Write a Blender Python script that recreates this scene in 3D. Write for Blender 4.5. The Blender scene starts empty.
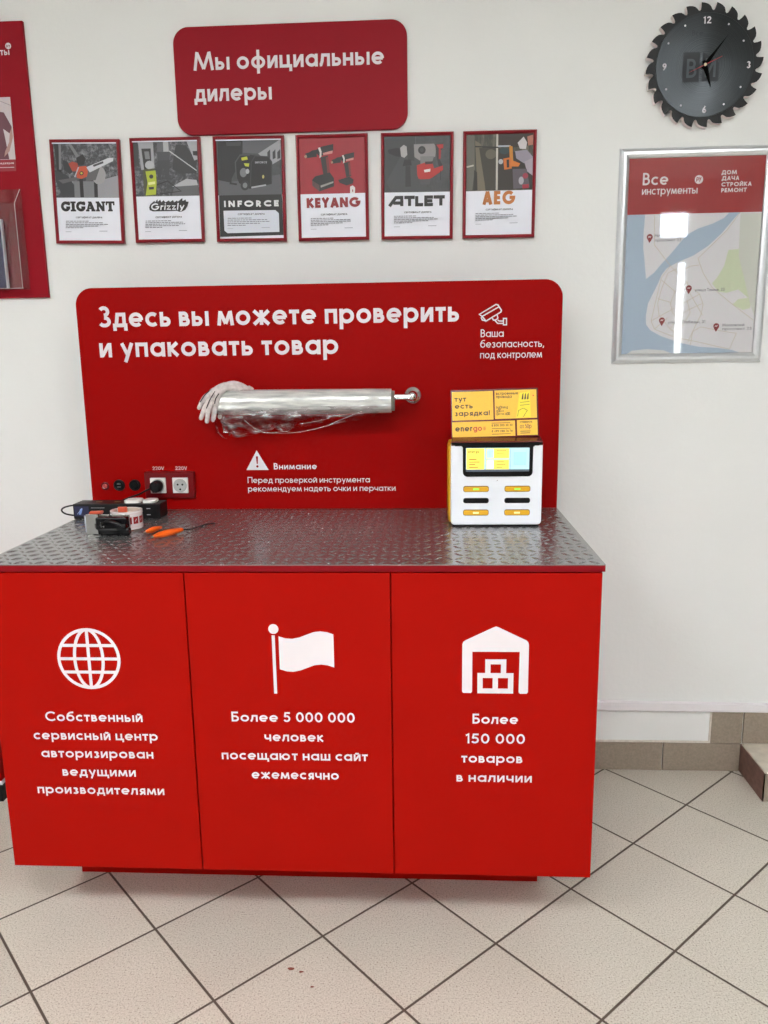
import bpy, bmesh, math, random
from mathutils import Vector, Matrix
random.seed(7)
scene = bpy.context.scene
COL = scene.collection
PI = math.pi

# ------------------------------------------------------------------ camera (fitted: metres, wall at y=0, floor z=0)
F_PX = 786.3
CAM = Vector((0.0, -2.5246, 1.4016))
AX = Vector((0.99850585, 0.05274762, -0.01427397))
UP = Vector((0.00377553, 0.19399572, 0.98099511))
FW = Vector((-0.05451425, 0.97958325, -0.19350672))
cd = bpy.data.cameras.new('camera'); cam = bpy.data.objects.new('camera', cd); COL.objects.link(cam)
cd.sensor_fit = 'HORIZONTAL'; cd.sensor_width = 36; cd.lens = F_PX * 36 / 768; cd.clip_start = 0.05
M3 = Matrix((AX, UP, -FW)).transposed()
cam.matrix_world = Matrix.Translation(CAM) @ M3.to_4x4()
scene.camera = cam

def onY(px, py, y):
    d = FW + AX * ((px - 384) / F_PX) - UP * ((py - 512) / F_PX)
    t = (y - CAM.y) / d.y
    q = CAM + d * t
    return (q.x, q.z)
def onZ(px, py, z):
    d = FW + AX * ((px - 384) / F_PX) - UP * ((py - 512) / F_PX)
    t = (z - CAM.z) / d.z
    q = CAM + d * t
    return (q.x, q.y)

# ------------------------------------------------------------------ materials
def lin(c):
    c = c / 255.0
    return c / 12.92 if c <= 0.04045 else ((c + 0.055) / 1.055) ** 2.4
def rgb(r, g, b): return (lin(r), lin(g), lin(b), 1)
MATS = {}
def mat(name, col, rough=0.5, metal=0.0, var=0.05, scale=30, bump=0.0, bscale=200, coat=0.0, emit=None, spec=0.5, rvar=0.0, aniso=0):
    if name in MATS: return MATS[name]
    m = bpy.data.materials.new(name); m.use_nodes = True
    nt = m.node_tree; n = nt.nodes; b = n['Principled BSDF']
    b.inputs['Roughness'].default_value = rough; b.inputs['Metallic'].default_value = metal
    b.inputs['Specular IOR Level'].default_value = spec
    b.inputs['Coat Weight'].default_value = coat; b.inputs['Coat Roughness'].default_value = 0.08
    tc = n.new('ShaderNodeTexCoord')
    nz = n.new('ShaderNodeTexNoise'); nz.inputs['Scale'].default_value = scale; nz.inputs['Detail'].default_value = 4
    nt.links.new(tc.outputs['Object'], nz.inputs['Vector'])
    rp = n.new('ShaderNodeValToRGB')
    c0 = tuple(max(0, x * (1 - var)) for x in col[:3]) + (1,); c1 = tuple(min(1, x * (1 + var)) for x in col[:3]) + (1,)
    rp.color_ramp.elements[0].position = .3; rp.color_ramp.elements[0].color = c0
    rp.color_ramp.elements[1].position = .7; rp.color_ramp.elements[1].color = c1
    nt.links.new(nz.outputs['Fac'], rp.inputs['Fac']); nt.links.new(rp.outputs['Color'], b.inputs['Base Color'])
    if rvar:
        mr = n.new('ShaderNodeMapRange'); mr.inputs['To Min'].default_value = rough - rvar; mr.inputs['To Max'].default_value = rough + rvar
        nt.links.new(nz.outputs['Fac'], mr.inputs['Value']); nt.links.new(mr.outputs['Result'], b.inputs['Roughness'])
    if bump:
        n2 = n.new('ShaderNodeTexNoise'); n2.inputs['Scale'].default_value = bscale; n2.inputs['Detail'].default_value = 3
        nt.links.new(tc.outputs['Object'], n2.inputs['Vector'])
        bp = n.new('ShaderNodeBump'); bp.inputs['Strength'].default_value = bump; bp.inputs['Distance'].default_value = 0.002
        nt.links.new(n2.outputs['Fac'], bp.inputs['Height']); nt.links.new(bp.outputs['Normal'], b.inputs['Normal'])
    if emit:
        nt.links.new(rp.outputs['Color'], b.inputs['Emission Color']); b.inputs['Emission Strength'].default_value = emit
    MATS[name] = m
    return m

def ink_mat(name, rough=0.4, emit=0.0, coat=0.0):
    m = bpy.data.materials.new(name); m.use_nodes = True
    nt = m.node_tree; n = nt.nodes; b = n['Principled BSDF']
    b.inputs['Roughness'].default_value = rough; b.inputs['Coat Weight'].default_value = coat
    at = n.new('ShaderNodeAttribute'); at.attribute_name = 'ink'
    nz = n.new('ShaderNodeTexNoise'); nz.inputs['Scale'].default_value = 300
    tc = n.new('ShaderNodeTexCoord'); nt.links.new(tc.outputs['Object'], nz.inputs['Vector'])
    mx = n.new('ShaderNodeMix'); mx.data_type = 'RGBA'; mx.blend_type = 'MULTIPLY'; mx.inputs[0].default_value = .18
    nt.links.new(at.outputs['Color'], mx.inputs[6]); nt.links.new(nz.outputs['Color'], mx.inputs[7])
    nt.links.new(at.outputs['Color'] if emit else mx.outputs[2], b.inputs['Base Color'])
    if emit:
        nt.links.new(at.outputs['Color'], b.inputs['Emission Color']); b.inputs['Emission Strength'].default_value = emit
    return m
INK = ink_mat('printed_ink', .45)
SCREEN = ink_mat('backlit_display', .2, .3)

def photo_mat(name, stops, scale, stretch=(1, 1, 1)):
    m = bpy.data.materials.new(name); m.use_nodes = True
    nt = m.node_tree; n = nt.nodes; b = n['Principled BSDF']; b.inputs['Roughness'].default_value = .45
    tc = n.new('ShaderNodeTexCoord'); mp = n.new('ShaderNodeMapping'); mp.inputs['Scale'].default_value = stretch
    nz = n.new('ShaderNodeTexNoise'); nz.inputs['Scale'].default_value = scale; nz.inputs['Detail'].default_value = 8; nz.inputs['Roughness'].default_value = .75
    nt.links.new(tc.outputs['Object'], mp.inputs['Vector']); nt.links.new(mp.outputs['Vector'], nz.inputs['Vector'])
    rp = n.new('ShaderNodeValToRGB'); cr = rp.color_ramp
    while len(cr.elements) < len(stops): cr.elements.new(.5)
    for e, (p, c) in zip(cr.elements, stops): e.position = p; e.color = c
    nt.links.new(nz.outputs['Fac'], rp.inputs['Fac']); nt.links.new(rp.outputs['Color'], b.inputs['Base Color'])
    return m

def clear_mat(name, tint=(1, 1, 1, 1), rough=0.02, base=0.0, bump=0.0, bscale=60, stretch=(1,1,1)):
    m = bpy.data.materials.new(name); m.use_nodes = True
    nt = m.node_tree; n = nt.nodes; n.remove(n['Principled BSDF']); out = n['Material Output']
    tr = n.new('ShaderNodeBsdfTransparent'); tr.inputs['Color'].default_value = tint
    gl = n.new('ShaderNodeBsdfGlossy'); gl.inputs['Roughness'].default_value = rough
    lw = n.new('ShaderNodeLayerWeight'); pw = n.new('ShaderNodeMath'); pw.operation = 'POWER'; pw.inputs[1].default_value = 5
    nt.links.new(lw.outputs['Facing'], pw.inputs[0]); fr = n.new('ShaderNodeMath'); fr.operation = 'MULTIPLY_ADD'; fr.inputs[1].default_value = .94; fr.inputs[2].default_value = .05
    nt.links.new(pw.outputs[0], fr.inputs[0])
    mx = n.new('ShaderNodeMixShader')
    nt.links.new(tr.outputs[0], mx.inputs[1]); nt.links.new(gl.outputs[0], mx.inputs[2])
    tc = n.new('ShaderNodeTexCoord'); mp = n.new('ShaderNodeMapping'); mp.inputs['Scale'].default_value = stretch
    nz = n.new('ShaderNodeTexNoise'); nz.inputs['Scale'].default_value = bscale; nz.inputs['Detail'].default_value = 3
    nt.links.new(tc.outputs['Object'], mp.inputs['Vector']); nt.links.new(mp.outputs['Vector'], nz.inputs['Vector'])
    if base:
        mr = n.new('ShaderNodeMapRange'); mr.inputs['From Min'].default_value = .45; mr.inputs['From Max'].default_value = .7
        mr.inputs['To Min'].default_value = base * .25; mr.inputs['To Max'].default_value = base * 2.2
        nt.links.new(nz.outputs['Fac'], mr.inputs['Value'])
        ad = n.new('ShaderNodeMath'); ad.operation = 'ADD'; ad.use_clamp = True
        nt.links.new(fr.outputs[0], ad.inputs[0]); nt.links.new(mr.outputs['Result'], ad.inputs[1]); nt.links.new(ad.outputs[0], mx.inputs[0])
    else:
        nt.links.new(fr.outputs[0], mx.inputs[0])
    if bump:
        bp = n.new('ShaderNodeBump'); bp.inputs['Strength'].default_value = bump; bp.inputs['Distance'].default_value = .01
        nt.links.new(nz.outputs['Fac'], bp.inputs['Height'])
        nt.links.new(bp.outputs['Normal'], gl.inputs['Normal']); nt.links.new(bp.outputs['Normal'], lw.inputs['Normal'])
    nt.links.new(mx.outputs[0], out.inputs['Surface'])
    return m

M_WALL = mat('wall_plaster_paint', rgb(228, 231, 230), .75, var=.02, scale=2.5, bump=.35, bscale=60)
M_CEIL = mat('ceiling_paint', rgb(205, 204, 200), .8, var=.01)
M_WALL2 = mat('shop_wall_paint', rgb(168, 165, 160), .8, var=.03, scale=3)
M_RED = mat('red_laminate', rgb(160, 11, 3), .45, var=.03, scale=6, bump=.03, bscale=500, spec=.07)
M_RED_EDGE = mat('dark_red_edging', rgb(128, 4, 18), .45, var=.03, spec=.15)
M_PANEL = mat('red_board_laminate', rgb(147, 3, 2), .42, var=.03, scale=5, bump=.03, bscale=500, spec=.07)
M_CRIM = mat('crimson_board_laminate', rgb(144, 14, 30), .45, var=.03, scale=6, spec=.13)
M_CRIMFR = mat('crimson_frame_plastic', rgb(130, 6, 24), .3, var=.04, spec=.35)
M_SOCKRED = mat('dark_red_cover_plastic', rgb(112, 4, 12), .3, var=.04, spec=.35)
M_VINYL = mat('white_vinyl_lettering', rgb(222, 216, 220), .5, var=.01, spec=.3)
M_WPLAST = mat('white_plastic', rgb(236, 240, 246), .25, var=.01, coat=.3)
M_BLACK = mat('black_plastic', rgb(13, 13, 15), .4, var=.1, spec=.3)
M_BLACKG = mat('glossy_black_plastic', rgb(8, 8, 10), .18, var=.1, spec=.3)
M_RUB = mat('black_rubber_cable', rgb(11, 11, 13), .55, var=.1, spec=.3)
M_YEL = mat('yellow_plastic', rgb(226, 172, 28), .35, var=.03)
M_CHROME = mat('chrome_metal', rgb(225, 225, 228), .08, 1, var=.02)
M_STEEL = mat('grey_steel_plate', rgb(165, 165, 160), .3, .9, var=.1, rvar=.1)
M_ALU = mat('satin_aluminium', rgb(222, 226, 230), .3, .8, var=.03)
M_ORANGE = mat('orange_plastic', rgb(240, 100, 18), .35, var=.04)
M_ORRED = mat('orange_red_plastic', rgb(205, 88, 60), .4, var=.05)
M_SOCK = mat('socket_white_plastic', rgb(225, 225, 222), .3, var=.01)
M_GREYP = mat('pale_grey_plastic', rgb(170, 172, 170), .4, var=.02)
M_PAPER = mat('white_paper', rgb(226, 230, 240), .5, var=.01)
M_MAROON = mat('dark_maroon_plastic', rgb(92, 26, 30), .25, var=.05, coat=.3)
M_TILEWALL = mat('brown_grey_skirting_tile', rgb(148, 136, 122), .5, var=.12, scale=160, bump=.1)
M_STEPSIDE = mat('worn_brown_tile_edge', rgb(118, 88, 78), .6, var=.2, scale=60, bump=.2)
M_STEPTOP = mat('dusty_pale_step_surface', rgb(205, 198, 184), .7, var=.12, scale=30, bump=.4, bscale=90)
M_GLOVE = mat('white_knit_glove_fabric', rgb(214, 206, 204), .9, var=.15, scale=90, bump=.7, bscale=700)
M_GLOVE2 = mat('dark_glove_seam', rgb(60, 50, 52), .9, var=.1)
M_DUCT = mat('white_duct_plastic', rgb(228, 226, 230), .35, var=.01)
M_TAPE = mat('white_packing_tape', rgb(235, 232, 232), .2, var=.02, coat=.5)
M_CARD = mat('brown_cardboard_core', rgb(196, 188, 176), .8, var=.1, scale=80)
M_CORE = mat('grey_cardboard_core', rgb(128, 128, 118), .6, var=.1)
M_GLASS = clear_mat('clear_glazing')
M_ACRYL = clear_mat('clear_acrylic', (.93, .93, .94, 1), .05)
M_FILM = clear_mat('wrinkled_clear_film', (.93, .88, .88, 1), .18, base=.38, bump=1.0, bscale=16, stretch=(1, 1, 2.5))

def wrap_mat():
    m = bpy.data.materials.new('wound_stretch_film'); m.use_nodes = True
    nt = m.node_tree; n = nt.nodes; b = n['Principled BSDF']
    b.inputs['Metallic'].default_value = .35; b.inputs['Roughness'].default_value = .18; b.inputs['Coat Weight'].default_value = .6
    tc = n.new('ShaderNodeTexCoord'); mp = n.new('ShaderNodeMapping'); mp.inputs['Scale'].default_value = (6, 40, 40); mp.inputs['Rotation'].default_value = (0, .15, 0)
    nz = n.new('ShaderNodeTexNoise'); nz.inputs['Scale'].default_value = 3; nz.inputs['Detail'].default_value = 6
    nt.links.new(tc.outputs['Object'], mp.inputs['Vector']); nt.links.new(mp.outputs['Vector'], nz.inputs['Vector'])
    rp = n.new('ShaderNodeValToRGB'); rp.color_ramp.elements[0].position = .35; rp.color_ramp.elements[0].color = rgb(190, 194, 192)
    rp.color_ramp.elements[1].position = .7; rp.color_ramp.elements[1].color = rgb(232, 234, 230)
    nt.links.new(nz.outputs['Fac'], rp.inputs['Fac']); nt.links.new(rp.outputs['Color'], b.inputs['Base Color'])
    bp = n.new('ShaderNodeBump'); bp.inputs['Strength'].default_value = .25; bp.inputs['Distance'].default_value = .003
    nt.links.new(nz.outputs['Fac'], bp.inputs['Height']); nt.links.new(bp.outputs['Normal'], b.inputs['Normal'])
    return m
M_WRAP = wrap_mat()

def sheet_mat():
    m = bpy.data.materials.new('embossed_metal_sheet'); m.use_nodes = True
    nt = m.node_tree; n = nt.nodes; b = n['Principled BSDF']
    b.inputs['Metallic'].default_value = .8
    tc = n.new('ShaderNodeTexCoord')
    nz = n.new('ShaderNodeTexNoise'); nz.inputs['Scale'].default_value = 120; nz.inputs['Detail'].default_value = 5
    nt.links.new(tc.outputs['Object'], nz.inputs['Vector'])
    rp = n.new('ShaderNodeValToRGB'); rp.color_ramp.elements[0].color = rgb(128, 127, 128); rp.color_ramp.elements[1].color = rgb(188, 189, 190)
    nt.links.new(nz.outputs['Fac'], rp.inputs['Fac']); nt.links.new(rp.outputs['Color'], b.inputs['Base Color'])
    mr = n.new('ShaderNodeMapRange'); mr.inputs['To Min'].default_value = .12; mr.inputs['To Max'].default_value = .34
    nt.links.new(nz.outputs['Fac'], mr.inputs['Value']); nt.links.new(mr.outputs['Result'], b.inputs['Roughness'])
    return m
M_SHEET = sheet_mat()

TH = 0.8082
def floor_mat():
    m = bpy.data.materials.new('floor_porcelain_tiles'); m.use_nodes = True
    nt = m.node_tree; n = nt.nodes; L = nt.links; b = n['Principled BSDF']
    g = n.new('ShaderNodeNewGeometry'); sx = n.new('ShaderNodeSeparateXYZ'); L.new(g.outputs['Position'], sx.inputs[0])
    def math_(op, a, b_=None, clamp=False):
        k = n.new('ShaderNodeMath'); k.operation = op; k.use_clamp = clamp
        for i, v in enumerate((a, b_)):
            if v is None: continue
            if isinstance(v, (int, float)): k.inputs[i].default_value = v
            else: L.new(v, k.inputs[i])
        return k.outputs[0]
    ox, oy, T = .814, -.2209, .3
    dx = math_('SUBTRACT', sx.outputs[0], ox); dy = math_('SUBTRACT', sx.outputs[1], oy)
    c, s = math.cos(TH), math.sin(TH)
    u = math_('DIVIDE', math_('SUBTRACT', math_('MULTIPLY', dx, c), math_('MULTIPLY', dy, s)), T)
    v = math_('DIVIDE', math_('SUBTRACT', math_('MULTIPLY', dx, -s), math_('MULTIPLY', dy, c)), T)
    def line(t):
        f = math_('SUBTRACT', t, math_('ROUND', t)); return math_('ABSOLUTE', f)
    mn = math_('MINIMUM', line(u), line(v))
    gm = n.new('ShaderNodeMapRange'); gm.inputs['From Min'].default_value = .0075; gm.inputs['From Max'].default_value = .0125; L.new(mn, gm.inputs['Value'])
    nz = n.new('ShaderNodeTexNoise'); nz.inputs['Scale'].default_value = 260; nz.inputs['Detail'].default_value = 3; L.new(g.outputs['Position'], nz.inputs['Vector'])
    rp = n.new('ShaderNodeValToRGB'); cr = rp.color_ramp
    cr.elements[0].position = .3; cr.elements[0].color = rgb(152, 144, 130)
    cr.elements[1].position = .62; cr.elements[1].color = rgb(214, 209, 198)
    e = cr.elements.new(.42); e.color = rgb(196, 190, 177)
    L.new(nz.outputs['Fac'], rp.inputs['Fac'])
    # per tile tone
    cb = n.new('ShaderNodeCombineXYZ'); L.new(math_('FLOOR', u), cb.inputs[0]); L.new(math_('FLOOR', v), cb.inputs[1])
    wn = n.new('ShaderNodeTexWhiteNoise'); L.new(cb.outputs[0], wn.inputs['Vector'])
    tm = n.new('ShaderNodeMapRange'); tm.inputs['To Min'].default_value = .93; tm.inputs['To Max'].default_value = 1.03; L.new(wn.outputs['Value'], tm.inputs['Value'])
    big = n.new('ShaderNodeTexNoise'); big.inputs['Scale'].default_value = 3.5; big.inputs['Detail'].default_value = 4; L.new(g.outputs['Position'], big.inputs['Vector'])
    bm_ = n.new('ShaderNodeMapRange'); bm_.inputs['To Min'].default_value = .88; bm_.inputs['To Max'].default_value = 1.08; L.new(big.outputs['Fac'], bm_.inputs['Value'])
    vm = n.new('ShaderNodeVectorMath'); vm.operation = 'SCALE'; L.new(rp.outputs['Color'], vm.inputs[0]); L.new(math_('MULTIPLY', tm.outputs[0], bm_.outputs[0]), vm.inputs['Scale'])
    mx = n.new('ShaderNodeMix'); mx.data_type = 'RGBA'; L.new(gm.outputs[0], mx.inputs[0]); mx.inputs[6].default_value = rgb(84, 74, 64); L.new(vm.outputs[0], mx.inputs[7])
    L.new(mx.outputs[2], b.inputs['Base Color'])
    rr_ = n.new('ShaderNodeMapRange'); rr_.inputs['To Min'].default_value = .8; rr_.inputs['To Max'].default_value = .38; L.new(gm.outputs[0], rr_.inputs['Value']); L.new(rr_.outputs[0], b.inputs['Roughness'])
    bp = n.new('ShaderNodeBump'); bp.inputs['Strength'].default_value = .5; bp.inputs['Distance'].default_value = .002; L.new(gm.outputs[0], bp.inputs['Height']); L.new(bp.outputs[0], b.inputs['Normal'])
    return m
M_FLOOR = floor_mat()

def blade_mat():
    m = bpy.data.materials.new('brushed_dark_steel'); m.use_nodes = True
    nt = m.node_tree; n = nt.nodes; L = nt.links; b = n['Principled BSDF']
    b.inputs['Metallic'].default_value = .9; b.inputs['Roughness'].default_value = .3; b.inputs['Anisotropic'].default_value = .85
    b.inputs['Base Color'].default_value = rgb(92, 97, 102)
    tc = n.new('ShaderNodeTexCoord'); ln = n.new('ShaderNodeVectorMath'); ln.operation = 'LENGTH'; L.new(tc.outputs['Object'], ln.inputs[0])
    nz = n.new('ShaderNodeTexNoise'); nz.noise_dimensions = '1D'; nz.inputs['Scale'].default_value = 900
    L.new(ln.outputs['Value'], nz.inputs['W'])
    rp = n.new('ShaderNodeValToRGB'); rp.color_ramp.elements[0].position = .3; rp.color_ramp.elements[0].color = rgb(42, 45, 47); rp.color_ramp.elements[1].position = .7; rp.color_ramp.elements[1].color = rgb(68, 72, 74)
    L.new(nz.outputs['Fac'], rp.inputs['Fac']); L.new(rp.outputs['Color'], b.inputs['Base Color'])
    tg = n.new('ShaderNodeTangent'); tg.direction_type = 'RADIAL'; tg.axis = 'Y'; L.new(tg.outputs[0], b.inputs['Tangent'])
    return m
M_BLADE = blade_mat()
M_TEETH = mat('dark_saw_teeth', rgb(24, 27, 29), .5, .2, var=.1)
M_BLEDGE = mat('bright_cut_steel_edge', rgb(225, 215, 214), .45, .2, var=.03)

# ------------------------------------------------------------------ mesh builder
class MB:
    def __init__(s): s.v = []; s.f = []; s.m = []; s.c = []; s.s = []
    def face(s, pts, m=0, c=(1, 1, 1, 1), sm=False):
        i = len(s.v); s.v += [tuple(p) for p in pts]; s.f.append(tuple(range(i, i + len(pts)))); s.m.append(m); s.c.append(c); s.s.append(sm)
    def grid(s, rows, m=0, sm=True, closeu=False, closev=False, c=(1, 1, 1, 1)):
        i0 = len(s.v); nr = len(rows); nc = len(rows[0])
        for r in rows: s.v += [tuple(p) for p in r]
        for i in range(nr - (0 if closev else 1)):
            for j in range(nc - (0 if closeu else 1)):
                a = i0 + i * nc + j; b = i0 + i * nc + (j + 1) % nc
                d = i0 + ((i + 1) % nr) * nc + j; e = i0 + ((i + 1) % nr) * nc + (j + 1) % nc
                s.f.append((a, b, e, d)); s.m.append(m); s.c.append(c); s.s.append(sm)
        return i0
    def flat(s, pts, y, m=0, c=(1, 1, 1, 1)):       # polygon facing -y
        a = sum(pts[i][0] * pts[(i + 1) % len(pts)][1] - pts[(i + 1) % len(pts)][0] * pts[i][1] for i in range(len(pts)))
        if a < 0: pts = pts[::-1]
        s.face([(p[0], y, p[1]) for p in pts], m, c)
    def prism(s, pts, y0, y1, m=0, me=None, ch=0.0):   # y0 front (towards camera), y1 back
        a = sum(pts[i][0] * pts[(i + 1) % len(pts)][1] - pts[(i + 1) % len(pts)][0] * pts[i][1] for i in range(len(pts)))
        if a < 0: pts = pts[::-1]
        if me is None: me = m
        n = len(pts); loops = []
        if ch:
            ins = offset_poly(pts, -ch); loops.append([(p[0], y0, p[1]) for p in ins]); loops.append([(p[0], y0 + ch, p[1]) for p in pts])
        else: loops.append([(p[0], y0, p[1]) for p in pts])
        loops.append([(p[0], y1, p[1]) for p in pts])
        s.face(loops[0], m)
        for A, B in zip(loops, loops[1:]):
            for i in range(n):
                j = (i + 1) % n; s.face([A[i], B[i], B[j], A[j]], me)
        s.face(loops[-1][::-1], me)
    def box(s, x0, x1, y0, y1, z0, z1, m=0, bev=0.0, seg=2, M=None, sm=False):
        bm = bmesh.new(); bmesh.ops.create_cube(bm, size=1)
        for v in bm.verts: v.co = Vector(((x0 + x1) / 2 + v.co.x * (x1 - x0), (y0 + y1) / 2 + v.co.y * (y1 - y0), (z0 + z1) / 2 + v.co.z * (z1 - z0)))
        if bev: bmesh.ops.bevel(bm, geom=bm.edges[:], offset=bev, segments=seg, affect='EDGES', profile=.5)
        s.add_bm(bm, m, M, sm)
    def add_bm(s, bm, m=0, M=None, sm=False):
        if M is not None: bmesh.ops.transform(bm, matrix=M, verts=bm.verts)
        i0 = len(s.v); bm.verts.index_update(); s.v += [tuple(v.co) for v in bm.verts]
        for f in bm.faces: s.f.append(tuple(i0 + v.index for v in f.verts)); s.m.append(m); s.c.append((1, 1, 1, 1)); s.s.append(sm)
        bm.free()
    def tube(s, path, r, n=10, m=0, caps=True, closed=False, flat=(1, 1)):
        P = [Vector(p) for p in path]; N = len(P); R = r if isinstance(r, (list, tuple)) else [r] * N
        rows = []; t0 = None; u = None
        for i in range(N):
            if closed: t = P[(i + 1) % N] - P[i - 1]
            else: t = P[min(i + 1, N - 1)] - P[max(i - 1, 0)]
            t.normalize()
            if u is None:
                u = t.orthogonal().normalized() if abs(t.y) > .9 else (Vector((0, 1, 0)) - t * t.y).normalized()
            else:
                u = (u - t * u.dot(t)).normalized()
            w = t.cross(u)
            rows.append([P[i] + (u * math.cos(2 * PI * k / n) * flat[0] + w * math.sin(2 * PI * k / n) * flat[1]) * R[i] for k in range(n)])
        s.grid(rows, m, True, closeu=True, closev=closed)
        if caps and not closed: s.face(rows[0][::-1], m); s.face(rows[-1], m)
    def lathe(s, prof, c, axis='z', n=32, m=0, sm=True):   # prof list of (r, h)
        rows = []
        for r, h in prof:
            row = []
            for k in range(n):
                a = 2 * PI * k / n; p, q = r * math.cos(a), r * math.sin(a)
                row.append({'z': (c[0] + p, c[1] + q, c[2] + h), 'x': (c[0] + h, c[1] + p, c[2] + q), 'y': (c[0] + p, c[1] + h, c[2] + q)}[axis])
            rows.append(row)
        s.grid(rows, m, sm, closeu=True)
    def ball(s, c, r, m=0, sc=(1, 1, 1), n=16):
        rows = []
        for i in range(n + 1):
            a = PI * i / n; rr_ = max(math.sin(a), 1e-4)
            rows.append([(c[0] + r * sc[0] * rr_ * math.cos(2 * PI * k / n), c[1] + r * sc[1] * rr_ * math.sin(2 * PI * k / n), c[2] - r * sc[2] * math.cos(a)) for k in range(n)])
        s.grid(rows, m, True, closeu=True)
    def ribbon(s, pts, w, y, m=0, c=(1, 1, 1, 1), closed=False):
        # drop duplicates
        q = [pts[0]]
        for p in pts[1:]:
            if math.hypot(p[0] - q[-1][0], p[1] - q[-1][1]) > 1e-7: q.append(p)
        if closed and math.hypot(q[0][0] - q[-1][0], q[0][1] - q[-1][1]) < 1e-7: q.pop()
        n = len(q)
        if n < 2: return
        Lf, Rt = [], []
        for i in range(n):
            def dr(a, b):
                dx, dy = b[0] - a[0], b[1] - a[1]; l = math.hypot(dx, dy) or 1; return dx / l, dy / l
            d0 = dr(q[i - 1], q[i]) if (i > 0 or closed) else None
            d1 = dr(q[i], q[(i + 1) % n]) if (i < n - 1 or closed) else None
            if d0 is None: d0 = d1
            if d1 is None: d1 = d0
            nx, ny = -(d0[1] + d1[1]), d0[0] + d1[0]; l = math.hypot(nx, ny)
            if l < 1e-6: nx, ny, l = -d0[1], d0[0], 1
            nx /= l; ny /= l
            k = nx * -d0[1] + ny * d0[0]; k = max(k, .68)
            h = w / 2 / k
            Lf.append((q[i][0] + nx * h, q[i][1] + ny * h)); Rt.append((q[i][0] - nx * h, q[i][1] - ny * h))
        for i in range(n if closed else n - 1):
            j = (i + 1) % n
            s.face([(Rt[i][0], y, Rt[i][1]), (Rt[j][0], y, Rt[j][1]), (Lf[j][0], y, Lf[j][1]), (Lf[i][0], y, Lf[i][1])], m, c)

def offset_poly(pts, d):
    n = len(pts); out = []
    for i in range(n):
        a, b, c = pts[i - 1], pts[i], pts[(i + 1) % n]
        d0 = Vector((b[0] - a[0], b[1] - a[1])); d1 = Vector((c[0] - b[0], c[1] - b[1]))
        if d0.length < 1e-9: d0 = d1
        if d1.length < 1e-9: d1 = d0
        d0.normalize(); d1.normalize()
        nn = Vector((d0.y + d1.y, -(d0.x + d1.x))); nn.normalize()
        k = max(.4, nn.x * d0.y - nn.y * d0.x)
        out.append((b[0] + nn.x * d / k, b[1] + nn.y * d / k))
    return out
def rr(x0, z0, x1, z1, r, n=8):     # r: number or (bl, br, tr, tl)
    R = r if isinstance(r, (list, tuple)) else (r,) * 4; o = []
    for (cx, cz, a0, q) in ((x0, z0, PI, R[0]), (x1, z0, 1.5 * PI, R[1]), (x1, z1, 0, R[2]), (x0, z1, .5 * PI, R[3])):
        sx = 1 if cx == x0 else -1; sz = 1 if cz == z0 else -1
        if q <= 0: o.append((cx, cz)); continue
        for k in range(n + 1):
            a = a0 + .5 * PI * k / n; o.append((cx + sx * q + q * math.cos(a), cz + sz * q + q * math.sin(a)))
    return o
def circ(x, z, r, n=24, rz=None): return [(x + r * math.cos(2 * PI * k / n), z + (rz or r) * math.sin(2 * PI * k / n)) for k in range(n)]

def obj(name, mb, mats, parent=None, world=True):
    """link the collected shapes as one mesh object; world=True: coordinates are world ones (parent unrotated)"""
    me = bpy.data.meshes.new(name)
    off = Vector((0, 0, 0))
    if parent is not None and world:
        p = parent
        while p is not None: off += p.location; p = p.parent
    vs = mb.v
    me.from_pydata([tuple(Vector(v) - off) for v in vs], [], mb.f)
    if not isinstance(mats, (list, tuple)): mats = [mats]
    for m in mats: me.materials.append(m)
    me.polygons.foreach_set('material_index', mb.m); me.polygons.foreach_set('use_smooth', mb.s)
    if any(m in (INK, SCREEN) for m in mats):
        at = me.color_attributes.new('ink', 'FLOAT_COLOR', 'CORNER'); buf = []
        for f, c in zip(mb.f, mb.c): buf += list(c) * len(f)
        at.data.foreach_set('color', buf)
    me.update(); me.validate()
    o = bpy.data.objects.new(name, me); COL.objects.link(o)
    if parent is not None: o.parent = parent
    return o
def recenter(o, c):
    c = Vector(c)
    for v in o.data.vertices: v.co -= c
    o.location = o.location + c
def tag(o, label, cat, group=None):
    o['label'] = label; o['category'] = cat
    if group: o['group'] = group
    return o
def thing(name, loc, label, cat, group=None, rot=None):
    o = bpy.data.objects.new(name, None); COL.objects.link(o); o.location = loc; o.empty_display_size = .05
    if rot: o.rotation_euler = rot
    return tag(o, label, cat, group)
def struct(name, mb, mats):
    o = obj(name, mb, mats); o['kind'] = 'structure'; return o

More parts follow.
